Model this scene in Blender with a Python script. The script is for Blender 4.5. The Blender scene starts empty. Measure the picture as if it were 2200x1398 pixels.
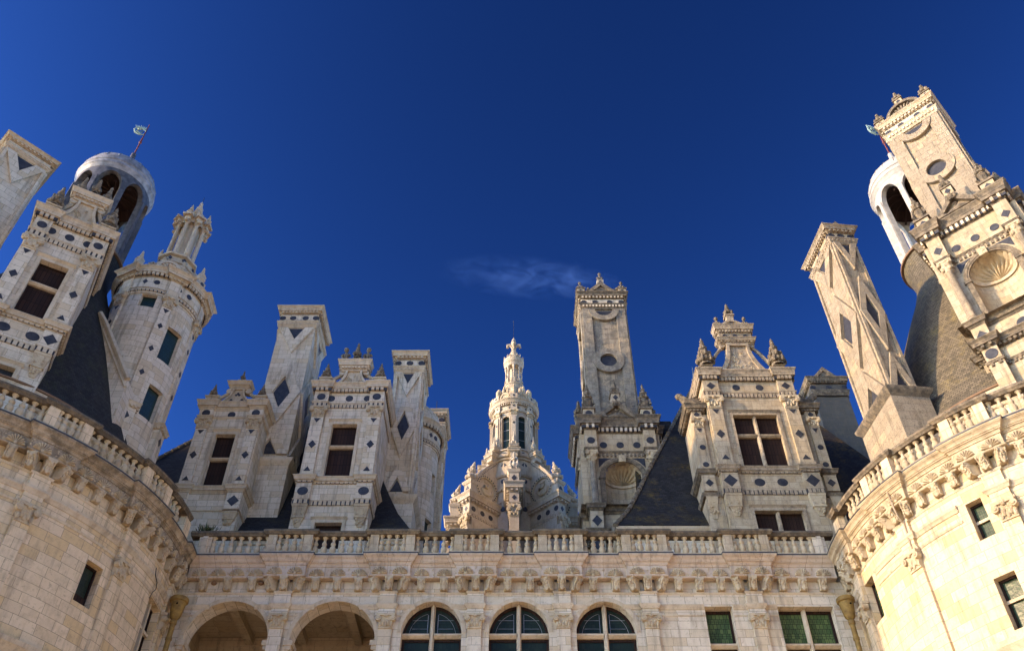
import bpy, math, random
from mathutils import Vector, Matrix
random.seed(7)
R_ = math.radians
# ------------------------------------------------------------------ camera, sky, sun
SUN_AZ, SUN_EL = 14.5, 19.0          # degrees in front of the facade plane (from the left), elevation
sc = bpy.context.scene
col = sc.collection
cam = bpy.data.objects.new('camera', bpy.data.cameras.new('camera'))
col.objects.link(cam)
cam.location = (0, 0, 0)             # eye level is z = 0, the ground lies at z = -1.6
cam.rotation_euler = (R_(135), 0, 0)
cam.data.sensor_width = 36
cam.data.lens = 36 * 1900 / 2200
cam.data.clip_end = 6000
sc.camera = cam
w = bpy.data.worlds.new('World'); sc.world = w; w.use_nodes = True
nt = w.node_tree; nt.nodes.clear()
sky = nt.nodes.new('ShaderNodeTexSky'); sky.sky_type = 'NISHITA'; sky.sun_disc = False
sky.sun_elevation = R_(SUN_EL)
sx, sy = -math.cos(R_(SUN_AZ)), -math.sin(R_(SUN_AZ))
sky.sun_rotation = math.atan2(sx, sy)
sky.altitude = 0; sky.air_density = 1.0; sky.dust_density = 0.7; sky.ozone_density = 3.2
bg = nt.nodes.new('ShaderNodeBackground'); bg.inputs[1].default_value = 0.10
wo = nt.nodes.new('ShaderNodeOutputWorld')
gm = nt.nodes.new('ShaderNodeGamma'); gm.inputs[1].default_value = 2.4       # polarised, deep blue sky
vs = nt.nodes.new('ShaderNodeVectorMath'); vs.operation = 'SCALE'; vs.inputs['Scale'].default_value = 0.11
vm = nt.nodes.new('ShaderNodeVectorMath'); vm.operation = 'MINIMUM'; vm.inputs[1].default_value = (32, 32, 32)
nt.links.new(sky.outputs[0], gm.inputs[0]); nt.links.new(gm.outputs[0], vs.inputs[0]); nt.links.new(vs.outputs[0], vm.inputs[0])
nt.links.new(vm.outputs[0], bg.inputs[0]); nt.links.new(bg.outputs[0], wo.inputs[0])
sd = bpy.data.lights.new('sun', 'SUN'); sd.energy = 2.0; sd.angle = R_(0.5); sd.color = (0.86, 0.60, 0.345)
sun = bpy.data.objects.new('sun', sd); col.objects.link(sun)
sv = Vector((sx * math.cos(R_(SUN_EL)), sy * math.cos(R_(SUN_EL)), math.sin(R_(SUN_EL))))
sun.rotation_euler = sv.to_track_quat('Z', 'Y').to_euler()
sun.location = (-60, -10, 60)
sc.view_settings.view_transform = 'Standard'; sc.view_settings.look = 'None'
sc.view_settings.exposure = 2.12; sc.view_settings.gamma = 1.0
sc.cycles.max_bounces = 8; sc.cycles.diffuse_bounces = 4

# ------------------------------------------------------------------ materials
MATS = {}
def nodes(name):
    m = bpy.data.materials.new(name); m.use_nodes = True
    t = m.node_tree; t.nodes.clear()
    o = t.nodes.new('ShaderNodeOutputMaterial'); p = t.nodes.new('ShaderNodeBsdfPrincipled')
    t.links.new(p.outputs[0], o.inputs[0]); MATS[name] = m
    def N(k, **kw):
        n = t.nodes.new(k)
        for a, b in kw.items():
            if isinstance(a, str) and hasattr(n, a): setattr(n, a, b)
        return n
    return m, t, p, N
def noise(t, N, vec, scale, detail=4, rough=0.55):
    n = N('ShaderNodeTexNoise'); n.inputs['Scale'].default_value = scale
    n.inputs['Detail'].default_value = detail; n.inputs['Roughness'].default_value = rough
    t.links.new(vec, n.inputs['Vector']); return n.outputs['Fac']
def ramp(t, N, fac, a, b):
    n = N('ShaderNodeMapRange'); n.inputs['From Min'].default_value = a; n.inputs['From Max'].default_value = b
    n.clamp = True; t.links.new(fac, n.inputs['Value']); return n.outputs['Result']
def mix(t, N, fac, a, b, mode='MIX'):
    n = N('ShaderNodeMix'); n.data_type = 'RGBA'; n.blend_type = mode
    for s, v in ((n.inputs[0], fac), (n.inputs[6], a), (n.inputs[7], b)):
        if hasattr(v, 'links') or hasattr(v, 'is_linked'): t.links.new(v, s)
        elif isinstance(v, tuple): s.default_value = (*v, 1)
        else: s.default_value = v
    return n.outputs[2]
def mul(t, N, a, b):
    n = N('ShaderNodeMath'); n.operation = 'MULTIPLY'
    for s, v in ((n.inputs[0], a), (n.inputs[1], b)):
        if hasattr(v, 'is_linked'): t.links.new(v, s)
        else: s.default_value = v
    return n.outputs[0]
def stone(name, c1, c2, c3, blocks=True, bw=0.72, bh=0.34, stain=0.5, staincol=(.28, .2, .11), lichen=0.0,
          lichcol=(.05, .045, .035), pits=0.0, bump=0.35, top=0.0, mort=(.14, .11, .07), rough=0.9, lsc=2.3, streak=.78):
    m, t, p, N = nodes(name)
    geo = N('ShaderNodeNewGeometry'); uv = N('ShaderNodeUVMap')
    pos = geo.outputs['Position']
    nf = noise(t, N, pos, 34, 3); nm = noise(t, N, pos, 3.1, 5, .6); nl = noise(t, N, pos, .55, 4, .6)
    if blocks:
        # wobble the joints a little so that they are not ruled lines
        wob = N('ShaderNodeTexNoise'); wob.inputs['Scale'].default_value = 1.3; t.links.new(pos, wob.inputs['Vector'])
        va = N('ShaderNodeVectorMath'); va.operation = 'SCALE'; va.inputs['Scale'].default_value = .012
        t.links.new(wob.outputs['Color'], va.inputs[0])
        vb = N('ShaderNodeVectorMath'); vb.operation = 'ADD'
        t.links.new(uv.outputs[0], vb.inputs[0]); t.links.new(va.outputs[0], vb.inputs[1])
        def br(off, sq):
            b = N('ShaderNodeTexBrick'); b.inputs['Scale'].default_value = 1
            b.inputs['Brick Width'].default_value = bw; b.inputs['Row Height'].default_value = bh
            b.inputs['Mortar Size'].default_value = .007; b.inputs['Mortar Smooth'].default_value = .3
            b.offset = off; b.squash = sq; b.squash_frequency = 3; b.offset_frequency = 2
            t.links.new(vb.outputs[0], b.inputs['Vector']); return b
        b1 = br(.43, .72)
        b1.inputs['Color1'].default_value = (*c1, 1); b1.inputs['Color2'].default_value = (*c2, 1)
        b1.inputs['Mortar'].default_value = (*mort, 1); b1.inputs['Bias'].default_value = -.15
        b2 = br(.43, .72)      # same courses again: a second random draw picks the odd yellow block
        b2.inputs['Color1'].default_value = (0, 0, 0, 1); b2.inputs['Color2'].default_value = (1, 1, 1, 1)
        b2.inputs['Mortar'].default_value = (0, 0, 0, 1)
        base = mix(t, N, mul(t, N, ramp(t, N, b2.outputs['Color'], .72, .8), .55), b1.outputs['Color'], c3)
        fac = b1.outputs['Fac']
    else:
        base = mix(t, N, ramp(t, N, nl, .35, .65), c1, c2); fac = None
    c = mix(t, N, mul(t, N, ramp(t, N, nm, .48, .78), stain), base, staincol)
    c = mix(t, N, mul(t, N, ramp(t, N, nl, .5, .75), stain * .6), c, tuple(x * .8 for x in c3))
    mps = N('ShaderNodeMapping'); mps.inputs['Scale'].default_value = (5, 5, .45); t.links.new(pos, mps.inputs[0])
    ns = noise(t, N, mps.outputs[0], 1.0, 4, .6)
    c = mix(t, N, mul(t, N, mul(t, N, ramp(t, N, ns, .5, .72), ramp(t, N, nl, .36, .56)), streak), c, tuple(x * .34 for x in c2))
    c = mix(t, N, mul(t, N, ramp(t, N, noise(t, N, pos, 7.5, 6, .75), .56, .7), streak * .85), c, tuple(x * .38 for x in c2))
    if lichen > 0:
        ln = noise(t, N, pos, lsc, 6, .72)
        lf = mul(t, N, ramp(t, N, ln, .62 - .3 * lichen, .74 - .2 * lichen), min(1, .55 + .45 * lichen))
        c = mix(t, N, lf, c, lichcol)
        l2 = noise(t, N, pos, 9.5, 5, .7)
        c = mix(t, N, mul(t, N, ramp(t, N, l2, .58, .68), .45 * lichen), c, (.17, .11, .035))
    if top > 0:
        sp = N('ShaderNodeSeparateXYZ'); t.links.new(geo.outputs['True Normal'], sp.inputs[0])
        tf = mul(t, N, mul(t, N, ramp(t, N, sp.outputs[2], .3, .7), ramp(t, N, nm, .3, .55)), top)
        c = mix(t, N, tf, c, (.07, .06, .04))
    if pits > 0:
        pn = N('ShaderNodeTexVoronoi'); pn.inputs['Scale'].default_value = 15; t.links.new(pos, pn.inputs['Vector'])
        pf = mul(t, N, mul(t, N, ramp(t, N, pn.outputs['Distance'], .38, .22), ramp(t, N, nm, .36, .56)), pits)
        c = mix(t, N, pf, c, (.075, .062, .045))
        nd = noise(t, N, pos, 60, 2)
        c = mix(t, N, mul(t, N, ramp(t, N, nd, .52, .62), pits * .5), c, (.1, .085, .06))
    c = mix(t, N, .12, c, mix(t, N, nf, (.15, .12, .08), (.8, .75, .65)))
    t.links.new(c, p.inputs['Base Color']); p.inputs['Roughness'].default_value = rough
    p.inputs['Specular IOR Level'].default_value = .2
    h = N('ShaderNodeMath'); h.operation = 'MULTIPLY_ADD'; t.links.new(nm, h.inputs[0]); h.inputs[1].default_value = .5
    t.links.new(nf, h.inputs[2])
    hh = h.outputs[0]
    if fac is not None:
        s = N('ShaderNodeMath'); s.operation = 'MULTIPLY_ADD'; t.links.new(fac, s.inputs[0]); s.inputs[1].default_value = -1.2
        t.links.new(hh, s.inputs[2]); hh = s.outputs[0]
    bp = N('ShaderNodeBump'); bp.inputs['Strength'].default_value = bump; bp.inputs['Distance'].default_value = .03
    t.links.new(hh, bp.inputs['Height']); t.links.new(bp.outputs[0], p.inputs['Normal'])
    return m
W1, W2, W3 = (.68, .59, .445), (.53, .45, .32), (.58, .44, .26)
stone('white_stone', W1, W2, W3, stain=.35)
stone('tower_stone', (.74, .585, .375), (.58, .445, .27), (.66, .45, .18), stain=.4, bw=.85, bh=.36)
stone('carved_stone', (.57, .47, .31), (.46, .365, .22), W3, blocks=False, stain=.8, staincol=(.27, .165, .075), bump=.8, streak=.7)
stone('trim_stone', (.59, .495, .35), (.5, .405, .27), W3, blocks=False, stain=.65, staincol=(.3, .2, .11), bump=.5, top=.8, streak=.65)
stone('rosy_stone', (.55, .45, .345), (.48, .38, .28), (.48, .36, .24), bw=.95, bh=3, stain=.35, bump=.3)
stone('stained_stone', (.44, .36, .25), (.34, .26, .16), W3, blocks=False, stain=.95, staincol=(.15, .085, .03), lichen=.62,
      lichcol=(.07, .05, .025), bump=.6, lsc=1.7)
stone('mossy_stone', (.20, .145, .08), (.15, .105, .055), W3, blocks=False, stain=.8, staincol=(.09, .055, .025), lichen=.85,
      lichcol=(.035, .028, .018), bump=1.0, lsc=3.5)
stone('pitted_stone', (.37, .30, .205), (.29, .225, .145), W3, stain=.6, lichen=.3, lichcol=(.2, .15, .1), pits=.9, bump=.8, bh=.4)
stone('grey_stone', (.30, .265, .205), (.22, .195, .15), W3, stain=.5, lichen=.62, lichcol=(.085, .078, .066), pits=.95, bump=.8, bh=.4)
stone('dark_stone', (.05, .046, .04), (.036, .034, .03), (.05, .044, .035), stain=.4, lichen=.6, lichcol=(.05, .05, .05), pits=.5, bump=.8)
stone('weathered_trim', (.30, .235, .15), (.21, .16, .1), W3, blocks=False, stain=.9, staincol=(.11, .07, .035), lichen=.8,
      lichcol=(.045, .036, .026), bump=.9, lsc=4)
stone('aged_stone', (.50, .41, .275), (.39, .305, .19), (.46, .34, .18), stain=.7, staincol=(.26, .18, .09), lichen=.2, lichcol=(.12, .1, .07), streak=.8, pits=.25)
stone('aged_trim', (.44, .36, .25), (.36, .28, .185), W3, blocks=False, stain=.8, staincol=(.2, .13, .06), lichen=.45, lichcol=(.07, .057, .04), bump=.7, top=.8, streak=.8, lsc=4)
stone('lantern_stone', (.52, .435, .32), (.44, .36, .255), W3, blocks=False, stain=.6, staincol=(.33, .24, .15), bump=.6, streak=.6)
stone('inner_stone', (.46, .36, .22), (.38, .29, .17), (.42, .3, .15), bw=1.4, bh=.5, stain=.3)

def simple(name, c, rough=.6, metal=0, c2=None, sc_=6, spec=.5, bump=0):
    m, t, p, N = nodes(name)
    geo = N('ShaderNodeNewGeometry')
    n = noise(t, N, geo.outputs['Position'], sc_, 5, .65)
    if c2 is None: c2 = tuple(x * .65 for x in c)
    t.links.new(mix(t, N, ramp(t, N, n, .35, .68), c, c2), p.inputs['Base Color'])
    p.inputs['Roughness'].default_value = rough; p.inputs['Metallic'].default_value = metal
    p.inputs['Specular IOR Level'].default_value = spec
    if bump:
        b = N('ShaderNodeBump'); b.inputs['Strength'].default_value = bump; b.inputs['Distance'].default_value = .02
        t.links.new(n, b.inputs['Height']); t.links.new(b.outputs[0], p.inputs['Normal'])
    return m
simple('slate_inlay', (.020, .022, .030), .5, 0, (.055, .054, .058), 5, spec=.35, bump=.4)
simple('lead', (.34, .34, .35), .55, .2, (.13, .13, .14), 2.6, bump=.2)
simple('old_shaded_lead', (.045, .047, .052), .5, .2, (.15, .145, .14), 3.2, bump=.4)  # streaked old lead, base colour also darkened for shade on the left lantern
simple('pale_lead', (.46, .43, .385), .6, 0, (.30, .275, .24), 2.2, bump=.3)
simple('dark_lead', (.06, .062, .07), .5, .2, (.035, .036, .04), 4)
simple('void', (.006, .005, .005), .95, spec=.05)
simple('red_iron', (.16, .03, .02), .55, .0, (.09, .02, .015), 5)
simple('verdigris', (.32, .45, .40), .7, 0, (.2, .3, .27), 9)
simple('iron', (.05, .05, .052), .5, .5)
simple('ochre_paint', (.30, .195, .055), .65, 0, (.15, .095, .035), 5, spec=.15, bump=.3)
simple('rust', (.22, .13, .065), .7, 0, (.15, .08, .04), 7)
simple('plant', (.05, .09, .03), .7, 0, (.03, .055, .02), 8)
simple('gravel', (.74, .57, .37), .95, 0, (.64, .48, .30), .6)
def wood():
    m, t, p, N = nodes('shutter_wood'); uv = N('ShaderNodeUVMap')
    b = N('ShaderNodeTexBrick'); b.inputs['Scale'].default_value = 1; b.inputs['Brick Width'].default_value = .16
    b.inputs['Row Height'].default_value = .62; b.offset = 0; b.inputs['Mortar Size'].default_value = .012
    b.inputs['Color1'].default_value = (.036, .017, .011, 1); b.inputs['Color2'].default_value = (.022, .011, .008, 1)
    b.inputs['Mortar'].default_value = (.008, .005, .004, 1)
    t.links.new(uv.outputs[0], b.inputs['Vector']); t.links.new(b.outputs['Color'], p.inputs['Base Color'])
    p.inputs['Roughness'].default_value = .75; p.inputs['Specular IOR Level'].default_value = .2
    bp = N('ShaderNodeBump'); bp.inputs['Strength'].default_value = .6; bp.inputs['Distance'].default_value = .02; bp.invert = True
    t.links.new(b.outputs['Fac'], bp.inputs['Height']); t.links.new(bp.outputs[0], p.inputs['Normal'])
wood()
def glass(name, c1, c2, rough=.18, spec=.5, pw=.15, ph=.2):
    m, t, p, N = nodes(name); uv = N('ShaderNodeUVMap')
    def br(off, w_, h_, mo):
        b = N('ShaderNodeTexBrick'); b.inputs['Scale'].default_value = 1; b.inputs['Brick Width'].default_value = w_
        b.inputs['Row Height'].default_value = h_; b.offset = off; b.inputs['Mortar Size'].default_value = mo
        b.inputs['Color1'].default_value = (*c1, 1); b.inputs['Color2'].default_value = (*c2, 1)
        b.inputs['Mortar'].default_value = (.012, .014, .011, 1); t.links.new(uv.outputs[0], b.inputs['Vector']); return b
    a = br(.5, pw, ph, .009); b = br(0, pw * 2, ph * 1.5, .006)
    n = noise(t, N, uv.outputs[0], 2.2, 3)
    c = mix(t, N, b.outputs['Fac'], a.outputs['Color'], (.012, .014, .011))
    c = mix(t, N, mul(t, N, ramp(t, N, n, .4, .7), .5), c, (.02, .035, .022))
    t.links.new(c, p.inputs['Base Color']); p.inputs['Roughness'].default_value = rough
    p.inputs['Specular IOR Level'].default_value = spec
    n2 = noise(t, N, uv.outputs[0], 7, 2)
    bp = N('ShaderNodeBump'); bp.inputs['Strength'].default_value = .3; bp.inputs['Distance'].default_value = .02
    t.links.new(n2, bp.inputs['Height']); t.links.new(bp.outputs[0], p.inputs['Normal'])
glass('dark_glass', (.012, .022, .015), (.022, .032, .022), rough=.3, spec=.18)
glass('green_glass', (.06, .10, .035), (.125, .17, .06), rough=.35, spec=.12)
glass('tower_glass', (.03, .055, .03), (.05, .075, .04), rough=.25, spec=.08)
glass('blue_glass', (.012, .035, .032), (.02, .045, .04), rough=.3, spec=.3)
def roof(name, c1, c2, lich, lcol):
    m, t, p, N = nodes(name); uv = N('ShaderNodeUVMap'); geo = N('ShaderNodeNewGeometry'); pos = geo.outputs['Position']
    b = N('ShaderNodeTexBrick'); b.inputs['Scale'].default_value = 1; b.inputs['Brick Width'].default_value = .2
    b.inputs['Row Height'].default_value = .14; b.inputs['Mortar Size'].default_value = .009; b.offset = .5
    b.inputs['Color1'].default_value = (*c1, 1); b.inputs['Color2'].default_value = (*c2, 1)
    b.inputs['Mortar'].default_value = (.008, .008, .009, 1)
    t.links.new(uv.outputs[0], b.inputs['Vector'])
    n1 = noise(t, N, pos, .55, 5, .7); n2 = noise(t, N, pos, 6, 5, .7)
    f = mul(t, N, mul(t, N, ramp(t, N, n1, .5, .66), ramp(t, N, n2, .42, .62)), lich)
    c = mix(t, N, f, b.outputs['Color'], lcol)
    n3 = noise(t, N, pos, 13, 3, .7)
    c = mix(t, N, mul(t, N, ramp(t, N, n3, .66, .72), .5 * min(1, lich)), c, (.3, .24, .1))
    t.links.new(c, p.inputs['Base Color']); p.inputs['Roughness'].default_value = .7
    p.inputs['Specular IOR Level'].default_value = .2
    bp = N('ShaderNodeBump'); bp.inputs['Strength'].default_value = .5; bp.inputs['Distance'].default_value = .02; bp.invert = True
    t.links.new(b.outputs['Fac'], bp.inputs['Height']); t.links.new(bp.outputs[0], p.inputs['Normal'])
roof('slate_roof', (.032, .032, .034), (.014, .014, .016), .55, (.085, .065, .02))
roof('lichen_slate', (.036, .035, .034), (.014, .014, .015), 1.0, (.13, .085, .015))
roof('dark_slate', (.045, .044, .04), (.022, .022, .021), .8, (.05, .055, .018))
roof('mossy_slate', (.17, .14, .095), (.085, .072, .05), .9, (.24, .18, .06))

# ------------------------------------------------------------------ mesh builder
class T:
    """a top-level thing: an Empty that parents its parts"""
    def __init__(s, name, label, cat, loc, rz=0, group=None, world=False):
        o = bpy.data.objects.new(name, None); col.objects.link(o); o.empty_display_size = .3
        o.location = loc; o.rotation_euler = (0, 0, R_(rz)); o['label'] = label; o['category'] = cat
        if group: o['group'] = group
        s.root = o; s.org = Vector(loc) if world else Vector((0, 0, loc[2]))
class MB:
    def __init__(s, th=None, mat='white_stone'):
        s.org = th.org if th else Vector((0, 0, 0)); s.th = th
        s.v = []; s.f = []; s.uv = []; s.mi = []; s.names = []; s.M = Matrix.Identity(4); s.cur = mat
    def midx(s, m):
        m = m or s.cur
        if m not in s.names: s.names.append(m)
        return s.names.index(m)
    def tp(s, p):
        q = s.M @ Vector(p)
        if s.th is not None and getattr(s.th, 'warp', None): q = s.th.warp(q)
        return q - s.org
    def poly(s, pts, mat=None, uv=None):
        P = [s.tp(p) for p in pts]
        n = Vector((0, 0, 0))
        for i in range(len(P)):
            n += P[i].cross(P[(i + 1) % len(P)])
        if n.length < 1e-9: return
        n.normalize()
        b = len(s.v); s.v += P; s.f.append(tuple(range(b, b + len(P)))); s.mi.append(s.midx(mat))
        if uv is None:
            if abs(n.z) > .75: uv = [(q.x, q.y) for q in P]
            else:
                h = Vector((-n.y, n.x, 0)); h.normalize()
                if abs(n.z) > .15:
                    g = n.cross(h)
                    if g.z < 0: g = -g
                    uv = [(q.dot(h), q.dot(g)) for q in P]
                else: uv = [(q.dot(h), q.z + s.org.z) for q in P]
        s.uv += uv
    def grid(s, rows, mat=None, uvs=None, wrap=False):
        b = len(s.v); n = len(rows[0])
        for r in rows: s.v += [s.tp(p) for p in r]
        m = s.midx(mat)
        for i in range(len(rows) - 1):
            for j in range(n if wrap else n - 1):
                k = (j + 1) % n
                s.f.append((b + i * n + j, b + i * n + k, b + (i + 1) * n + k, b + (i + 1) * n + j)); s.mi.append(m)
                if uvs:
                    j2 = j + 1
                    s.uv += [uvs(i, j), uvs(i, j2), uvs(i + 1, j2), uvs(i + 1, j)]
                else: s.uv += [(j * .1, i * .1), (j * .1 + .1, i * .1), (j * .1 + .1, i * .1 + .1), (j * .1, i * .1 + .1)]
    def box(s, x0, x1, y0, y1, z0, z1, mat=None):
        a = [(x0, y0, z0), (x1, y0, z0), (x1, y1, z0), (x0, y1, z0), (x0, y0, z1), (x1, y0, z1), (x1, y1, z1), (x0, y1, z1)]
        for q in ((0, 1, 5, 4), (1, 2, 6, 5), (2, 3, 7, 6), (3, 0, 4, 7), (4, 5, 6, 7), (3, 2, 1, 0)):
            s.poly([a[i] for i in q], mat)
    def prism(s, pts, ax, a0, a1, mat=None):
        f = {'y': lambda p, a: (p[0], a, p[1]), 'x': lambda p, a: (a, p[0], p[1]), 'z': lambda p, a: (p[0], p[1], a)}[ax]
        s.poly([f(p, a0) for p in pts], mat); s.poly([f(p, a1) for p in reversed(pts)], mat)
        for i in range(len(pts)):
            p, q = pts[i], pts[(i + 1) % len(pts)]
            s.poly([f(p, a0), f(q, a0), f(q, a1), f(p, a1)], mat)
    def taper(s, x0, x1, y0, y1, z0, X0, X1, Y0, Y1, z1, mat=None):
        a = [(x0, y0, z0), (x1, y0, z0), (x1, y1, z0), (x0, y1, z0), (X0, Y0, z1), (X1, Y0, z1), (X1, Y1, z1), (X0, Y1, z1)]
        for q in ((0, 1, 5, 4), (1, 2, 6, 5), (2, 3, 7, 6), (3, 0, 4, 7), (4, 5, 6, 7), (3, 2, 1, 0)):
            s.poly([a[i] for i in q], mat)
    def lathe(s, prof, n=16, cx=0, cy=0, mat=None, a0=0, a1=360):
        full = abs(a1 - a0) >= 360
        k = n if full else n + 1
        rm = max(p[0] for p in prof)
        rows = [[(cx + r * math.sin(R_(a0 + (a1 - a0) * j / n)), cy - r * math.cos(R_(a0 + (a1 - a0) * j / n)), z) for j in range(k)] for r, z in prof]
        L = [0]
        for i in range(1, len(prof)): L.append(L[-1] + math.hypot(prof[i][0] - prof[i - 1][0], prof[i][1] - prof[i - 1][1]))
        z0 = prof[0][1]
        uu = R_(a1 - a0) * rm / n
        s.grid(rows, mat, lambda i, j: (j * uu, z0 + L[i]), wrap=full)
    def ball(s, c, r, sc_=(1, 1, 1), n=10, mat=None):
        M0 = s.M
        s.M = M0 @ Matrix.Translation(c) @ Matrix.Diagonal((*sc_, 1))
        s.lathe([(max(1e-4, r * math.sin(math.pi * i / 6)), -r * math.cos(math.pi * i / 6)) for i in range(7)], n, mat=mat)
        s.M = M0
    def tube(s, pts, rad, n=8, mat=None):
        P = [Vector(p) for p in pts]
        if not isinstance(rad, (list, tuple)): rad = [rad] * len(P)
        rows = []
        for i, p in enumerate(P):
            d = (P[min(i + 1, len(P) - 1)] - P[max(i - 1, 0)]).normalized()
            a = Vector((0, 0, 1)) if abs(d.z) < .9 else Vector((1, 0, 0))
            u = d.cross(a).normalized(); v = d.cross(u)
            rows.append([p + (u * math.cos(2 * math.pi * j / n) + v * math.sin(2 * math.pi * j / n)) * rad[i] for j in range(n)])
        s.grid(rows, mat, wrap=True)
        for k, rw in ((0, rows[0]), (-1, rows[-1])): s.poly(list(rw), mat)
    def sweep(s, path, prof, mat=None, closed=False, cap=True):
        n = len(path); offs = []
        for i in range(n):
            def dirv(a, b):
                d = Vector((b[0] - a[0], b[1] - a[1])); return d.normalized()
            if closed or 0 < i < n - 1:
                d0 = dirv(path[i - 1], path[i]); d1 = dirv(path[i], path[(i + 1) % n])
            elif i == 0: d0 = d1 = dirv(path[0], path[1])
            else: d0 = d1 = dirv(path[-2], path[-1])
            n0 = Vector((d0.y, -d0.x)); n1 = Vector((d1.y, -d1.x))
            b = n0 + n1
            b = b / max(1e-6, b.dot(n0))
            offs.append(b)
        idx = list(range(n)) + ([0] if closed else [])
        rows = [[(path[i][0] + offs[i].x * o, path[i][1] + offs[i].y * o, z) for i in idx] for o, z in prof]
        Lp = [0]
        for a, b in zip(idx[:-1], idx[1:]): Lp.append(Lp[-1] + math.hypot(path[b][0] - path[a][0], path[b][1] - path[a][1]))
        L = [0]
        for i in range(1, len(prof)): L.append(L[-1] + math.hypot(prof[i][0] - prof[i - 1][0], prof[i][1] - prof[i - 1][1]))
        z0 = prof[0][1]
        s.grid(rows, mat, lambda i, j: (Lp[j], z0 + L[i]))
        if cap and not closed:
            s.poly([r[0] for r in rows], mat); s.poly([r[-1] for r in rows], mat)
    def dentils(s, path, o, d, z0, z1, pitch=.22, wd=.12, mat=None, closed=False):
        pts = list(path) + ([path[0]] if closed else [])
        # walk each straight run separately so that the rhythm starts clean at the corners
        runs = []; cur = [pts[0]]
        for i in range(1, len(pts)):
            cur.append(pts[i])
            if i < len(pts) - 1:
                d0 = (Vector(pts[i]) - Vector(pts[i - 1])).normalized(); d1 = (Vector(pts[i + 1]) - Vector(pts[i])).normalized()
                if d0.dot(d1) < .8: runs.append(cur); cur = [pts[i]]
        runs.append(cur)
        for r in runs:
            L = [0]
            for i in range(1, len(r)): L.append(L[-1] + (Vector(r[i]) - Vector(r[i - 1])).length)
            if L[-1] < pitch * .8: continue
            n = max(1, int(L[-1] / pitch)); st = L[-1] / n
            for k in range(n):
                q = (k + .5) * st; i = 0
                while i < len(r) - 2 and L[i + 1] < q: i += 1
                a, b = Vector(r[i]), Vector(r[i + 1]); dv = (b - a).normalized(); c = a + dv * (q - L[i]); nn = Vector((dv.y, -dv.x))
                A = c - dv * wd / 2 + nn * o; B = c + dv * wd / 2 + nn * o; C = B + nn * d; D = A + nn * d
                low = [(x.x, x.y, z0) for x in (D, C, B, A)]; hi = [(x.x, x.y, z1) for x in (D, C, B, A)]
                s.poly([low[0], low[1], hi[1], hi[0]], mat); s.poly(low[::-1], mat)
                s.poly([low[1], low[2], hi[2], hi[1]], mat); s.poly([low[3], low[0], hi[0], hi[3]], mat)
    def ring(s, outer, inner, y0, y1, closed=True, mat=None):
        n = len(outer); m = n if closed else n - 1
        for i in range(m):
            j = (i + 1) % n
            f = lambda p, y: (p[0], y, p[1])
            s.poly([f(outer[i], y0), f(outer[j], y0), f(inner[j], y0), f(inner[i], y0)], mat)
            s.poly([f(outer[i], y0), f(outer[j], y0), f(outer[j], y1), f(outer[i], y1)], mat)
            s.poly([f(inner[i], y0), f(inner[j], y0), f(inner[j], y1), f(inner[i], y1)], mat)
    def done(s, name, parent=None, label=None, smooth=31):
        me = bpy.data.meshes.new(name); me.from_pydata([tuple(p) for p in s.v], [], s.f)
        for n in s.names: me.materials.append(MATS[n])
        me.polygons.foreach_set('material_index', s.mi)
        lay = me.uv_layers.new(name='UVMap'); fl = [c for q in s.uv for c in (q[0], q[1])]
        lay.data.foreach_set('uv', fl)
        me.polygons.foreach_set('use_smooth', [True] * len(me.polygons))
        me.set_sharp_from_angle(angle=R_(smooth)); me.update()
        o = bpy.data.objects.new(name, me); col.objects.link(o)
        p = parent if parent is not None else (s.th.root if s.th else None)
        if p is not None: o.parent = p
        if label: o['label'] = label
        return o
def copyof(o, parent, M=None, kids=True):
    c = o.copy(); col.objects.link(c); c.parent = parent
    if M is not None: c.matrix_local = M
    if kids:
        for k in list(o.children): copyof(k, c)
    return c
def circ(cx, cz, r, n=20, a0=0, a1=360, sz=1):
    m = n if abs(a1 - a0) >= 360 else n + 1
    return [(cx + r * math.cos(R_(a0 + (a1 - a0) * i / n)), cz + sz * r * math.sin(R_(a0 + (a1 - a0) * i / n))) for i in range(m)]
def arc(R, a0, a1, n): return [(R * math.sin(R_(a0 + (a1 - a0) * i / n)), -R * math.cos(R_(a0 + (a1 - a0) * i / n))) for i in range(n + 1)]
def pol(a, R): return (R * math.sin(R_(a)), -R * math.cos(R_(a)))

# ------------------------------------------------------------------ ornament
SL = 'slate_inlay'
def disc(mb, cx, cz, r, y=0, sz=1): mb.prism(circ(cx, cz, r, 20, sz=sz), 'y', y - .022, y + .03, SL)
def dia(mb, cx, cz, a, b, y=0): mb.prism([(cx - a, cz), (cx, cz - b), (cx + a, cz), (cx, cz + b)], 'y', y - .022, y + .03, SL)
def tri(mb, cx, z, a, h, y=0): mb.prism([(cx - a, z), (cx + a, z), (cx, z + h)] if h > 0 else [(cx + a, z), (cx - a, z), (cx, z + h)], 'y', y - .022, y + .03, SL)
FIN = [(.17, 0), (.17, .05), (.1, .08), (.09, .13), (.2, .22), (.23, .3), (.17, .38), (.09, .43), (.13, .47), (.13, .5), (.08, .54), (.11, .62), (.06, .7), (.085, .74), (.05, .8), (.07, .87), (.04, .94), (.005, 1)]
FIN2 = [(.17, 0), (.17, .05), (.12, .08), (.2, .13), (.225, .19), (.16, .26), (.09, .29), (.14, .32), (.165, .4), (.13, .48), (.08, .52), (.065, .55), (.1, .59), (.105, .65), (.06, .7), (.045, .73), (.065, .77), (.04, .83), (.05, .88), (.025, .93), (.004, 1)]
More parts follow.
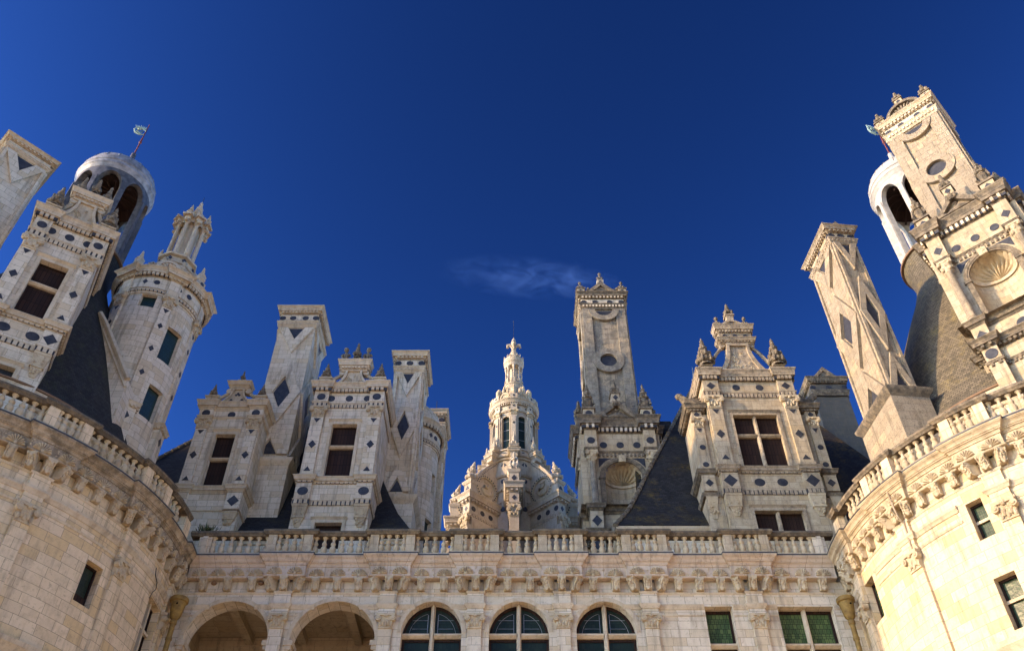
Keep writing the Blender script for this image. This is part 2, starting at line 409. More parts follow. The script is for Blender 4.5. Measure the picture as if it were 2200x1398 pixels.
def pinnacle_top(mb, x, y, z, h, wd=1.0, n=10, mat=None):
    mb.lathe([(r * h * wd, z + t * h) for r, t in FIN2], n, x, y, mat)
    for a in range(6):
        q = pol(a * 60 + 30, .2 * h * wd); mb.ball((x + q[0], y + q[1], z + .16 * h), .05 * h * wd, (1, 1, 2), 6, mat)
        q = pol(a * 60, .15 * h * wd); mb.ball((x + q[0], y + q[1], z + .4 * h), .04 * h * wd, (1, 1, 2), 6, mat)
def finial(mb, x, y, z, h, wd=1.0, n=10, mat=None, crockets=True):
    mb.lathe([(r * h * wd, z + t * h) for r, t in FIN], n, x, y, mat)
    if crockets:
        for a in range(4):
            q = pol(a * 90 + 45, .2 * h * wd)
            mb.ball((x + q[0], y + q[1], z + .2 * h), .075 * h * wd, (1, 1, 1.6), 6, mat)
def putto(mb, x, y, z, h, mat=None, turn=1):
    """small seated stone child"""
    mb.ball((x, y, z + .30 * h), .17 * h, (1, .85, 1.5), 8, mat); mb.ball((x, y, z + .12 * h), .2 * h, (1.1, 1, .65), 8, mat)
    mb.tube([(x, y, z + .5 * h), (x, y, z + .68 * h)], .07 * h, 6, mat)
    mb.ball((x + .02 * h * turn, y - .02 * h, z + .78 * h), .14 * h, (1, 1, 1.15), 8, mat)
    for q in (-1, 1):
        mb.tube([(x + q * .15 * h, y, z + .46 * h), (x + q * .24 * h, y - .05 * h, z + .3 * h), (x + q * .12 * h, y - .18 * h, z + .26 * h)], [.065 * h, .055 * h, .045 * h], 6, mat)
        mb.tube([(x + q * .09 * h, y, z + .1 * h), (x + q * .13 * h, y - .24 * h, z + .14 * h), (x + q * .12 * h, y - .25 * h, z - .08 * h)], [.085 * h, .075 * h, .05 * h], 6, mat)
def beast(mb, x, y, z, s, q, mat=None):
    """crouching winged beast, q = -1 looks left, 1 looks right"""
    mb.tube([(x - q * .55 * s, y, z + .25 * s), (x - q * .2 * s, y, z + .38 * s), (x + q * .2 * s, y, z + .45 * s), (x + q * .42 * s, y, z + .75 * s), (x + q * .58 * s, y, z + .8 * s)], [.14 * s, .24 * s, .24 * s, .15 * s, .1 * s], 8, mat)
    mb.ball((x + q * .5 * s, y, z + .82 * s), .17 * s, (1.2, .9, 1), 8, mat)
    mb.tube([(x + q * .3 * s, y - .1 * s, z + .4 * s), (x + q * .42 * s, y - .12 * s, z)], [.1 * s, .07 * s], 6, mat)
    mb.tube([(x - q * .4 * s, y - .1 * s, z + .3 * s), (x - q * .25 * s, y - .12 * s, z)], [.13 * s, .08 * s], 6, mat)
    for k in range(4):
        mb.tube([(x + q * .1 * s, y, z + .5 * s), (x - q * (.15 + .16 * k) * s, y, z + (1.0 - .13 * k) * s)], [.1 * s, .03 * s], 6, mat)
    mb.tube([(x - q * .55 * s, y, z + .25 * s), (x - q * .8 * s, y, z + .4 * s), (x - q * .72 * s, y, z + .7 * s)], [.08 * s, .06 * s, .03 * s], 6, mat)
def leaves(mb, x0, x1, z0, z1, y, n, r, mat=None, seed=0):
    rr = random.Random(seed + int(x0 * 100))
    for _ in range(n):
        k = r * rr.uniform(.6, 1.2)
        mb.ball((rr.uniform(x0, x1), y, rr.uniform(z0, z1)), k, (1, .7, rr.uniform(.6, 1.4)), 6, mat)
def relief(mb, cx, cz, rx, rz, y, seed=0, mat=None, n=9):
    """carved scrolls in low relief"""
    rr = random.Random(seed)
    for k in range(n):
        a = rr.uniform(0, 360); d = math.sqrt(rr.uniform(0, 1)); x = cx + rx * d * math.cos(R_(a)); z = cz + rz * d * math.sin(R_(a))
        r0 = rr.uniform(.14, .3) * min(rx, rz); s0 = rr.uniform(0, 360); sg = rr.choice((-1, 1))
        mb.tube([(x + (r0 * (1 - .09 * i)) * math.cos(R_(s0 + sg * 42 * i)), y, z + (r0 * (1 - .09 * i)) * math.sin(R_(s0 + sg * 42 * i))) for i in range(8)], [.16 * r0 + .012] * 8, 5, mat)
def capital(mb, cx, y, z0, z1, wd, pr=.1, mat='carved_stone'):
    h = z1 - z0; a = wd / 2
    mb.taper(cx - a, cx + a, y - .02, y + .1, z0 + .1 * h, cx - a * 1.22, cx + a * 1.22, y - pr, y + .1, z1 - .16 * h, mat)
    mb.box(cx - a * 1.06, cx + a * 1.06, y - .045, y + .1, z0, z0 + .1 * h, mat)
    mb.box(cx - a * 1.4, cx + a * 1.4, y - pr - .06, y + .1, z1 - .16 * h, z1 - .0, mat)
    for q in (-1, 1):
        mb.prism(circ(cx + q * a * 1.12, z1 - .34 * h, .19 * h, 10), 'y', y - pr - .07, y + .02, mat)
        mb.prism(circ(cx + q * a * 1.12, z1 - .34 * h, .09 * h, 8), 'y', y - pr - .1, y, mat)
    mb.ball((cx, y - pr - .03, z1 - .14 * h), .13 * h, (1, .8, 1), 8, mat)
    for k in range(5):
        x = cx + (k - 2) * a * .42
        mb.ball((x, y - .05 - .01 * (k % 2), z0 + (.27 + .12 * (k % 2)) * h), .13 * h, (.85, .7, 1.5), 6, mat)
        mb.ball((x + a * .2, y - .06, z0 + .55 * h), .09 * h, (.85, .7, 1.3), 6, mat)
def corbel(mb, wd, d, h, mat='carved_stone', seed=0):
    pr = [(0, 0), (-d, 0), (-d - .04, -.06 * h), (-d - .04, -.24 * h), (-d + .02, -.33 * h), (-.86 * d, -.42 * h), (-.72 * d, -.56 * h), (-.66 * d, -.74 * h), (-.68 * d, -.88 * h), (-.55 * d, -.98 * h), (-.3 * d, -h), (0, -h)]
    mb.prism(pr, 'x', -wd / 2, wd / 2, mat)
    for x in (-.42, .42):
        mb.tube([(x * wd, p[0] - .012, p[1]) for p in pr[2:-1]], .034, 6, mat)
    for k, (x, t) in enumerate(((0, .3), (-.14, .42), (.14, .42), (0, .52), (-.15, .62), (.15, .62), (0, .74), (-.13, .84), (.13, .84), (0, .93))):
        yy = -d * (1.0 if t < .35 else .88 if t < .5 else .74 if t < .7 else .68); mb.ball((x * wd, yy - .02, -t * h), .062, (.95, .7, 1.3), 6, mat)
    mb.box(-wd * .58, wd * .58, -d - .045, .0, -.05, .012, mat)
    for q in (-1, 1):
        mb.prism(circ(-d * .72, -.2 * h, .14 * h, 9), 'x', q * (wd / 2) - .02, q * (wd / 2) + .02, mat)
def shell(mb, cx, cz, r, y, dp=.05, n=9, mat='carved_stone', full=180, a0=0):
    st = full / n
    for i in range(n):
        A = R_(a0 + (i + .5) * st); h = R_(st * .4)
        pt = lambda a, q, d: (cx + q * math.cos(a), y - d, cz + q * math.sin(a))
        w_ = r * math.tan(h)
        rows = []
        for q, k in ((.2, .5), (.55, .8), (.9, 1.0), (1.02, .75), (1.06, 0)):
            ww = h * (1 if q < .95 else .8 if q < 1.04 else .4)
            rows.append([pt(A - ww, r * q, -.01), pt(A - ww * .6, r * q, dp * k * .85), pt(A, r * q, dp * k), pt(A + ww * .6, r * q, dp * k * .85), pt(A + ww, r * q, -.01)])
        mb.grid(rows, mat)
    mb.ball((cx, y - dp * .4, cz + r * .08), r * .2, (1, .5, 1), 8, mat)
def wall_open(mb, x0, x1, z0, z1, y, t, ops, mat=None, rev=None):
    def rect(a, b, c, d):
        if b - a > 1e-4 and d - c > 1e-4: mb.poly([(a, y, c), (b, y, c), (b, y, d), (a, y, d)], mat)
    rev = rev or mat
    x = x0
    for o in ops:
        a, b, c, d = o[:4]; arch = len(o) > 4 and o[4]
        rect(x, a, z0, z1); rect(a, b, z0, c)
        if arch:
            r = (b - a) / 2; zs = d - r * arch; m = (a + b) / 2; n = 20
            P = [(m - r * math.cos(math.pi * i / n), zs + arch * r * math.sin(math.pi * i / n)) for i in range(n + 1)]
            for p, q in zip(P[:-1], P[1:]):
                mb.poly([(p[0], y, p[1]), (q[0], y, q[1]), (q[0], y, z1), (p[0], y, z1)], mat)
            mb.grid([[(p[0], y, p[1]) for p in P], [(p[0], y + t, p[1]) for p in P]], rev, lambda i, j: (i * t, j * .2))
        else:
            zs = d; rect(a, b, d, z1)
            mb.poly([(a, y, d), (b, y, d), (b, y + t, d), (a, y + t, d)], rev)
        mb.poly([(a, y, c), (a, y, zs), (a, y + t, zs), (a, y + t, c)], rev)
        mb.poly([(b, y, c), (b, y, zs), (b, y + t, zs), (b, y + t, c)], rev)
        mb.poly([(a, y, c), (b, y, c), (b, y + t, c), (a, y + t, c)], rev)
        x = b
    rect(x, x1, z0, z1)

def cyma(z0, z1, o0, o1, back=-.1):
    """cornice profile from the frieze up to the corona lip, with square fillets between the curves"""
    h = z1 - z0; d = o1 - o0
    return [(back, z0)] + [(o0 + a * d, z0 + b * h) for a, b in ((0, 0), (0, .07), (.1, .07), (.1, .14), (.17, .19), (.28, .26), (.36, .29), (.36, .37), (.64, .37), (.64, .6),
            (.69, .6), (.69, .66), (.72, .73), (.8, .8), (.92, .86), (.95, .9), (1, .9), (1, 1))] + [(back, z1 + .02)]

# ------------------------------------------------------------------ ground
g = MB(mat='gravel'); g.poly([(-3000, -3000, -1.6), (3000, -3000, -1.6), (3000, 3000, -1.6), (-3000, 3000, -1.6)])
go = g.done('ground'); go['kind'] = 'structure'; go['label'] = 'pale gravel ground around the castle'

ZT = 18.92                           # top of the cornice / terrace level
# ------------------------------------------------------------------ facade wing between the towers
FY = 32.65
PIL = [-9.15, -4.93, -1.455, 2.0, 5.445, 9.65]
fac = T('facade_wing', 'pale stone castle front with two open arches and three arched windows between round towers', 'castle front', (0, FY, -1.6), world=True)
ops = [(-12.72, -9.44, -1.6, 17.13, 1), (-8.58, -5.3, -1.6, 17.13, 1)]
for c in (-3.13, .27, 3.67): ops.append((c - 1.17, c + 1.17, 12.9, 17.12, 1.1))
ops += [(7.62, 8.72, 12.9, 16.92), (10.5, 12.72, 12.9, 16.92)]
mb = MB(fac, 'white_stone')
wall_open(mb, -14.5, 14.5, -1.6, 17.98, FY, .75, ops)
mb.box(-14.5, 14.5, FY + 5.2, FY + 5.6, -1.6, 18.6); mb.box(-14.5, 14.5, FY + .76, FY + 30, 18.3, 18.7)
mb.done('wall')
# plain string courses, broken round the pilasters and interrupted by the arches
def brkpath(x0, x1, y, cs, hw, st):
    p = [(x0, y)]
    for c in cs:
        if c - hw > x0 + .02: p += [(c - hw, y), (c - hw, y - st)]
        else: p = [(x0, y - st)]
        if c + hw < x1 - .02: p += [(c + hw, y - st), (c + hw, y)]
        else: p += [(x1, y - st)]; return p
    return p + [(x1, y)]
mb = MB(fac, 'trim_stone')
S1 = [(-.05, 16.78), (.03, 16.78), (.05, 16.84), (.09, 16.9), (.1, 16.97), (-.05, 17.0)]
S2 = [(-.05, 16.5), (.02, 16.5), (.04, 16.56), (-.05, 16.6)]
def archx(o, z):
    c = (o[0] + o[1]) / 2; r = (o[1] - o[0]) / 2
    if len(o) < 5: return (o[0], o[1]) if z < o[3] else None
    zs = o[3] - r * o[4]; k = (z - zs) / o[4]
    if k >= r: return None
    if k < 0: return (o[0], o[1])
    d = math.sqrt(r * r - k * k); return (c - d, c + d)
for S, zz in ((S1, 16.88), (S2, 16.55)):
    x = -14.3
    for o in ops + [(14.3, 14.3)]:
        iv = archx(o, zz) if len(o) > 2 else (14.3, 14.3)
        if iv is None: continue
        a, b = x, iv[0] - .02
        cs = [c for c in PIL if a < c < b]
        if b > a: mb.sweep(brkpath(a, b, FY, cs, .33, .12), S)
        x = iv[1] + .02
mb.sweep(brkpath(-14.3, 14.3, FY, PIL, .33, .12), [(-.05, 17.42), (.02, 17.42), (.05, 17.5), (-.05, 17.53)])
mb.done('string_course')
for c in PIL:
    mb = MB(fac, 'white_stone')
    mb.box(c - .33, c + .33, FY - .12, FY + .05, 16.52, 17.5); mb.box(c - .26, c + .26, FY - .1, FY + .05, -1.6, 15.95)
    p = mb.done('pilaster')
    mb = MB(fac); capital(mb, c, FY - .1, 15.95, 16.52, .52); mb.done('capital', p)
# imposts of the loggia arches
for a, b in ((-12.72, -9.44), (-8.58, -5.3)):
    for x, q in ((a, -1), (b, 1)):
        mb = MB(fac, 'trim_stone')
        mb.box(min(x - q * .16, x + q * .2), max(x - q * .16, x + q * .2), FY - .09, FY + .7, 15.3, 15.5)
        mb.box(min(x - q * .1, x + q * .14), max(x - q * .1, x + q * .14), FY - .05, FY + .7, 15.14, 15.3); mb.done('impost')
# archivolts: a thin raised band round every arch
for o in ops[:5]:
    mb = MB(fac, 'trim_stone')
    c = (o[0] + o[1]) / 2; r = (o[1] - o[0]) / 2; zs = o[3] - r * o[4]
    ou = [(c + (r + .17) * math.cos(R_(a)), zs + (r * o[4] + .17) * math.sin(R_(a))) for a in range(0, 181, 9)]
    inn = [(c + (r + .004) * math.cos(R_(a)), zs + (r * o[4] + .004) * math.sin(R_(a))) for a in range(0, 181, 9)]
    mb.ring(ou, inn, FY - .035, FY + .01, closed=False); mb.done('archivolt')
# loggia behind the two arches
mb = MB(fac, 'inner_stone')
y1 = FY + 4.2
mb.poly([(-13.5, y1, -1.6), (-4.6, y1, -1.6), (-4.6, y1, 17.9), (-13.5, y1, 17.9)])
mb.poly([(-4.6, FY + .7, -1.6), (-4.6, y1, -1.6), (-4.6, y1, 17.9), (-4.6, FY + .7, 17.9)])
mb.poly([(-13.5, FY + .7, -1.6), (-13.5, y1, -1.6), (-13.5, y1, 17.9), (-13.5, FY + .7, 17.9)])
mb.poly([(-13.5, FY + .7, 17.55), (-4.6, FY + .7, 17.55), (-4.6, y1, 17.55), (-13.5, y1, 17.55)])
mb.sweep([(-13.5, y1), (-4.6, y1)], [(0, 16.9), (.06, 16.95), (.12, 17.15), (.18, 17.2), (.2, 17.54), (0, 17.54)])
mb.sweep([(-13.5, y1), (-4.6, y1)], [(0, 15.75), (.06, 15.8), (.1, 15.95), (0, 16.0)])
for x in (-11.3, -9.0, -6.6): mb.box(x - .17, x + .17, FY + .76, y1 - .21, 17.2, 17.54)
mb.done('loggia_room')
mb = MB(fac, 'shutter_wood'); mb.box(-8.5, -7.2, y1 - .06, y1 + .05, 8, 16.85, 'void')
mb.box(-8.62, -8.5, y1 - .09, y1 + .05, 8, 16.97); mb.box(-7.2, -7.08, y1 - .09, y1 + .05, 8, 16.97); mb.box(-8.5, -7.2, y1 - .09, y1 + .05, 16.85, 16.97)
mb.done('loggia_door')
# windows
def facade_window(o, gl, arch):
    a, b, c, d = o[:4]; m = (a + b) / 2; r = (b - a) / 2
    y = FY + .46
    mb = MB(fac, 'shutter_wood')
    zs = d - r * 1.1 if arch else d
    ex = .06
    for q in (-1, 1):
        if b - a > 1.5 or q == 1:
            pass
    # dark timber frame round the lights
    def bar(x0, x1, z0, z1, yy=y - .05): mb.box(x0, x1, yy, yy + .1, z0, z1)
    bar(a, a + .1, c, zs); bar(b - .1, b, c, zs)
    tz = 15.86 if arch else 15.45
    if not arch: bar(a + .1, b - .1, d - .12, d)
    bar(a + .1, b - .1, tz - .22, tz - .1, y - .045)
    if arch:
        ou = [(m + r * math.cos(R_(t_)), zs + 1.1 * r * math.sin(R_(t_))) for t_ in range(0, 181, 9)]
        inn = [(m + (r - .1) * math.cos(R_(t_)), zs + 1.1 * (r - .1) * math.sin(R_(t_))) for t_ in range(0, 181, 9)]
        mb.ring(ou, inn, y - .05, y + .05, closed=False)
    wnd = mb.done('window')
    mb = MB(fac, gl)
    P = [(a, c), (b, c), (b, zs)] + ([(m + r * math.cos(R_(t_)), zs + 1.1 * r * math.sin(R_(t_))) for t_ in range(9, 180, 9)] if arch else []) + [(a, zs)]
    mb.poly([(p[0], y, p[1]) for p in P]); mb.done('pane', wnd)
    mb = MB(fac, 'trim_stone')
    if b - a > 1.5:
        mb.prism([(m - .09, y - .02), (m - .09, y - .12), (m - .035, y - .24), (m + .035, y - .24), (m + .09, y - .12), (m + .09, y - .02)], 'z', c, d - .02)
    for (x0, x1) in (((a, m - .092), (m + .092, b)) if b - a > 1.5 else ((a, b),)):
        mb.prism([(y - .02, tz - .12), (y - .14, tz - .12), (y - .26, tz - .03), (y - .26, tz + .03), (y - .14, tz + .1), (y - .02, tz + .1)], 'x', x0, x1)
    mb.done('mullion', wnd)
    if arch:
        mb = MB(fac, 'lead')      # thin light border strip of the leaded lights
        for q in (-1, 1):
            mb.box(m + q * .2 - .01, m + q * .2 + .01, y - .012, y + .004, tz + .1, d - .32)
            pts = [(m + q * (r - .24) * math.sin(R_(t_)) if True else 0, y - .008, zs + 1.1 * (r - .24) * math.cos(R_(t_))) for t_ in range(14, 91, 6)]
            mb.tube(pts, .009, 4)
            for zz in (16.2, 16.55): mb.box(m + q * .21 if q > 0 else m - .21 - .6, m + .21 + .6 if q > 0 else m - .21, y - .01, y + .004, zz, zz + .012)
        mb.done('glazing_strip', wnd)
for i, o in enumerate(ops[2:]): facade_window(o, 'dark_glass' if i < 3 else 'green_glass', i < 3)

# cornice with scallop frieze
BRK = .82
cp = brkpath(-13.1, 13.1, FY - .27, PIL, BRK, .17)
CORN = [(-.3, 18.0), (.0, 18.0), (.03, 18.02), (.03, 18.06), (0, 18.08), (0, 18.49), (.035, 18.49), (.035, 18.53), (.05, 18.56), (.085, 18.6), (.12, 18.61), (.12, 18.655), (.15, 18.655), (.165, 18.7), (.2, 18.755), (.245, 18.79), (.26, 18.8), (.26, 18.83), (.28, 18.83), (.28, ZT - .04)]
mb = MB(fac, 'rosy_stone'); mb.sweep(cp, CORN + [(-.3, ZT - .04)])
def shells_line(mb, p0, p1, z, r, pitch):
    a, b = Vector(p0), Vector(p1); L = (b - a).length; n = max(1, round(L / pitch)); d = (b - a).normalized()
    for k in range(n):
        c = a + d * (L * (k + .5) / n)
        M0 = mb.M; mb.M = M0 @ Matrix.Translation((c.x, c.y, 0)) @ Matrix.Rotation(math.atan2(d.y, d.x), 4, 'Z')
        shell(mb, 0, z, r, -.005, .085); leaves(mb, -L / n / 2 - .04, -L / n / 2 + .04, z + .02, z + .34, -.01, 4, .035, 'carved_stone', k)
        mb.M = M0
xs = [-13.0] + [x for c in PIL for x in (c - BRK, c + BRK)] + [13.0]
for i in range(len(xs) - 1):
    y = FY - .27 - (.17 if i % 2 else 0)
    shells_line(mb, (xs[i], y), (xs[i + 1], y), 18.1, .3, .76)
mb.done('cornice')
mb = MB(fac, 'dark_lead'); mb.sweep(cp, [(-.3, ZT - .037), (.3, ZT - .037), (.305, ZT), (.28, ZT + .03), (-.3, ZT + .03)]); mb.done('lead_flashing')
# corbels: three under each break (the outer two splayed), single ones between
mb = MB(fac); corbel(mb, .29, .27, .45); mb.v = [p + mb.org for p in mb.v]; CB = mb.done('corbel')
mb = MB(fac); corbel(mb, .29, .43, .47); mb.v = [p + mb.org for p in mb.v]; CB2 = mb.done('corbel')
first = {0: True, 1: True}
def put_corbel(par, src, M, used=[]):
    if src not in used and src.parent == par: used.append(src); src.matrix_local = M; return src
    return copyof(src, par, M)
O = Matrix.Translation(-fac.org)
for c in PIL:
    for q in (-1, 0, 1):
        put_corbel(fac.root, CB2, O @ Matrix.Translation((c + q * .42, FY, 18.0)) @ Matrix.Rotation(R_(38 * q), 4, 'Z'))
gaps = [(-12.9, -9.97)] + [(PIL[i] + BRK, PIL[i + 1] - BRK) for i in range(5)] + [(10.47, 12.9)]
for a, b in gaps:
    n = max(1, round((b - a) / .82 - .35))
    for k in range(n):
        x = a + (b - a) * (k + .5) / n
        put_corbel(fac.root, CB, O @ Matrix.Translation((x, FY, 18.0)))
# swallows' nests and drain holes beside the corbels
for x in (-12.2, -10.3, -8.0, -4.0, -.75, .6, .95, 1.2, 2.6, 4.75):
    mb = MB(fac, 'rust'); mb.ball((x + .17, FY - .05, 17.9), .1, (1.2, 1, .8), 8); mb.done('swallow_nest')

# ------------------------------------------------------------------ balustrades
BAL = [(.11, 0), (.11, .04), (.085, .055), (.1, .1), (.132, .18), (.138, .25), (.115, .33), (.075, .4), (.078, .425), (.108, .47), (.108, .52), (.078, .56), (.052, .64), (.06, .71), (.1, .76), (.12, .79), (.12, .86)]
def baluster_mesh():
    mb = MB(mat='carved_stone'); mb.lathe([(r, z) for r, z in BAL], 12); return mb
BSRC = []
def add_baluster(root, loc):
    if not BSRC:
        o = baluster_mesh().done('baluster', root); BSRC.append(o); o.location = loc
    else:
        o = BSRC[0].copy(); col.objects.link(o); o.parent = root; o.location = loc
RAIL = [(-.2, 19.82), (.17, 19.82), (.19, 19.87), (.25, 19.92), (.25, 20.0), (.19, 20.06), (-.2, 20.06)]
PLIN = [(-.18, ZT + .03), (.2, ZT + .03), (.2, ZT + .1), (-.18, ZT + .1)]
bal = T('balustrade', 'straight stone balustrade with mossy dark rail along the middle front between both towers', 'balustrade', (0, 32.35, ZT), group='roof terrace balustrades', world=True)
BY = FY - .3
bp_ = brkpath(-13.35, 13.35, BY, PIL, .9, .16)
mb = MB(bal, 'mossy_stone'); mb.sweep(bp_, RAIL); mb.done('rail')
mb = MB(bal, 'trim_stone'); mb.sweep(bp_, PLIN); mb.done('plinth')
BO = Vector((0, 0, ZT + .1)) - bal.org
for x in (-12.72, 12.72):
    mb = MB(bal, 'white_stone'); mb.box(x - .26, x + .26, BY - .1, BY + .12, ZT + .1, 19.82); mb.box(x - .1, x + .1, BY - .16, BY - .1, ZT + .1, 19.82); mb.done('pier')
edges = [-13.0]
for c in PIL: edges += [c - .74, c + .74]
edges += [13.0]
for c in PIL:
    for q in (-1, 1):
        mb = MB(bal, 'aged_stone'); x = c + q * .74
        mb.box(x - .18, x + .18, BY - .16 - .13, BY + .1, ZT + .1, 19.82); mb.done('pier')
    for q in (-.16, .16): add_baluster(bal.root, BO + Vector((c + q * 1.05, BY - .16, 0)))
    for q in (-1, 1): add_baluster(bal.root, BO + Vector((c + q * .47, BY - .16, 0)))
for i in range(0, len(edges) - 1, 2):
    a = edges[i] + (.27 if i else .62); b = edges[i + 1] - (.27 if i < len(edges) - 2 else .62)
    n = max(2, round((b - a) / .35))
    for k in range(n + 1): add_baluster(bal.root, BO + Vector((a + (b - a) * k / n, BY, 0)))

# ------------------------------------------------------------------ round towers
TX, TY = 23.3, 31.1
RW = 9.8
def tower(sg, label, pil, wins, mats, blabel):
    th = T('round_tower', label, 'tower', (sg * TX, TY, -1.6), group='round corner towers')
    A0, A1 = -125, 125
    if sg > 0: cut = lambda a: a
    # wall with window holes
    mb = MB(th, mats[0])
    aa = sorted({A0, A1, *[x for w_ in wins for x in w_[:2]], *[A0 + 2.5 * k for k in range(100)]})
    zz = sorted({-1.6, 18.0, 6.0, *[z for w_ in wins for z in w_[2:4]]})
    for i in range(len(zz) - 1):
        run = []
        for j in range(len(aa) - 1):
            am, zm = (aa[j] + aa[j + 1]) / 2, (zz[i] + zz[i + 1]) / 2
            hole = any(w_[0] < am < w_[1] and w_[2] < zm < w_[3] for w_ in wins)
            if not hole:
                if not run: run = [aa[j]]
                run.append(aa[j + 1])
            if (hole or j == len(aa) - 2) and run:
                rr = run; z0, z1 = zz[i], zz[i + 1]
                mb.grid([[(*pol(a, RW), z0) for a in rr], [(*pol(a, RW), z1) for a in rr]], None,
                        lambda p, q, rr=rr, z0=z0, z1=z1: (R_(rr[min(q, len(rr) - 1)]) * RW, z1 if p else z0))
                run = []
    for w_ in wins:
        a, b, c, d = w_[:4]; Ri = RW - .42
        P = lambda an, r, z: (*pol(an, r), z)
        am = (a + b) / 2
        # reveals run parallel to the window axis
        def inn(an, z):
            q = pol(an, RW); ax = pol(am, 1); return (q[0] - ax[0] * .42, q[1] - ax[1] * .42, z)
        mb.poly([P(a, RW, c), P(a, RW, d), inn(a, d), inn(a, c)]); mb.poly([P(b, RW, c), P(b, RW, d), inn(b, d), inn(b, c)])
        mb.poly([P(a, RW, d), P(b, RW, d), inn(b, d), inn(a, d)]); mb.poly([P(a, RW, c), P(b, RW, c), inn(b, c), inn(a, c)])
    mb.done('wall')
    for w_ in wins:
        a, b, c, d, tr, mul_ = w_; am = (a + b) / 2; hw = RW * math.sin(R_((b - a) / 2)); q = pol(am, RW * math.cos(R_((b - a) / 2)) - .34)
        M = Matrix.Translation((*q, 0)) @ Matrix.Rotation(R_(am), 4, 'Z')
        mb = MB(th, 'shutter_wood'); mb.M = M
        for x0, x1, z0, z1 in ((-hw, -hw + .07, c, d), (hw - .07, hw, c, d), (-hw + .07, hw - .07, d - .08, d), (-hw + .07, hw - .07, c, c + .06)): mb.box(x0, x1, -.06, .04, z0, z1)
        if w_[1] - w_[0] < 6 and sg < 0: mb.box(-hw + .07, hw - .07, -.05, .04, c + .06, c + .4)
        wd = mb.done('window')
        mb = MB(th, mats[1]); mb.M = M; mb.poly([(-hw, 0, c), (hw, 0, c), (hw, 0, d), (-hw, 0, d)]); mb.done('pane', wd)
        if tr:
            mb = MB(th, 'trim_stone'); mb.M = M
            mb.box(-hw + .002, hw - .002, -.16 if mul_ else -.09, -.03, tr - .05, tr + .05)
            if mul_: mb.box(-.07, .07, -.2, -.03, c, d)
            mb.done('transom', wd)
    # string courses
    mb = MB(th, 'trim_stone')
    def ring_path(z, R, brk, hwid, st):
        pts = []; a = A0
        marks = []
        for p in brk: marks += [(p - hwid, 0, 1), (p + hwid, 1, 0)]
        marks.sort(); k = 0; lev = 0
        while a < A1:
            nxt = min([m_[0] for m_ in marks if m_[0] > a + 1e-6] + [A1])
            n = max(1, int((nxt - a) / 2))
            for i in range(n): pts.append(pol(a + (nxt - a) * i / n, R + lev * st))
            pts.append(pol(nxt, R + lev * st))
            for m_ in marks:
                if abs(m_[0] - nxt) < 1e-6: lev = m_[2]; pts.append(pol(nxt, R + lev * st))
            a = nxt
        out = [pts[0]]
        for p in pts[1:]:
            if (Vector(p) - Vector(out[-1])).length > 1e-3: out.append(p)
        return out
    for prof in ([(-.1, 16.72), (.03, 16.72), (.05, 16.8), (.1, 16.86), (.11, 16.95), (-.1, 17.0)], [(-.1, 16.3), (.025, 16.3), (.05, 16.38), (-.1, 16.42)], [(-.1, 17.42), (.02, 17.42), (.05, 17.5), (-.1, 17.53)],
                 [(-.1, 11.75), (.04, 11.75), (.08, 11.9), (.2, 12.05), (.22, 12.2), (-.1, 12.3)]):
        zc = (prof[0][1] + prof[-1][1]) / 2
        pth = ring_path(zc, RW, pil, 2.1, .12)
        seg = []
        for p in pth:
            an = math.degrees(math.atan2(p[0], -p[1]))
            blocked = any(w_[0] - .15 < an < w_[1] + .15 and w_[2] - .1 < zc < w_[3] + .05 for w_ in wins)
            if blocked:
                if len(seg) > 1: mb.sweep(seg, prof)
                seg = []
            else: seg.append(p)
        if len(seg) > 1: mb.sweep(seg, prof)
    mb.done('string_course')
    # pilasters
    for p in pil:
        if abs(p) > 110: continue
        mb = MB(th, mats[0]); mb.M = Matrix.Rotation(R_(p), 4, 'Z')
        y = -RW * math.cos(R_(2)); mb.box(-.33, .33, y - .13, y + .1, 16.3, 17.45); mb.box(-.27, .27, y - .12, y + .1, 12.3, 15.65)
        po = mb.done('pilaster')
        mb = MB(th); mb.M = Matrix.Rotation(R_(p), 4, 'Z'); capital(mb, 0, y - .12, 15.65, 16.3, .54); mb.done('capital', po)
    # cornice
    mb = MB(th, mats[2]); hwid = 5.0
    pth = ring_path(18.5, RW + .24, pil, hwid, .17)
    mb.sweep(pth, CORN + [(-.4, ZT - .04)])
    brks = sorted([p - hwid for p in pil] + [p + hwid for p in pil]); brks = [A0] + [b for b in brks if A0 < b < A1] + [A1]
    for i in range(len(brks) - 1):
        a, b = brks[i], brks[i + 1]; lev = any(abs((a + b) / 2 - p) < 1 for p in pil); R = RW + .24 + (.17 if lev else 0)
        n = max(1, round((b - a) / 4.35))
        for k in range(n):
            an = a + (b - a) * (k + .5) / n
            mb.M = Matrix.Rotation(R_(an), 4, 'Z'); shell(mb, 0, 18.1, .31, -R - .0, .085)
            leaves(mb, -.42, -.34, 18.12, 18.44, -R + .01, 4, .035, 'carved_stone', k)
    mb.M = Matrix.Identity(4); mb.done('cornice')
    mb = MB(th, 'dark_lead'); mb.sweep(pth, [(-.4, ZT - .037), (.3, ZT - .037), (.305, ZT), (.28, ZT + .03), (-3.0, ZT + .03)]); mb.done('lead_flashing')
    Oz = Matrix.Translation(-th.org)
    lim = (-20, 100) if sg < 0 else (-100, 20)
    for p in pil:
        if not lim[0] < p < lim[1]: continue
        for q in (-1, 0, 1):
            copyof(CB2, th.root, Oz @ Matrix.Translation((*pol(p + 2.45 * q, RW), 18.0)) @ Matrix.Rotation(R_(p + 2.45 * q + 34 * q), 4, 'Z'))
    ps = sorted(pil)
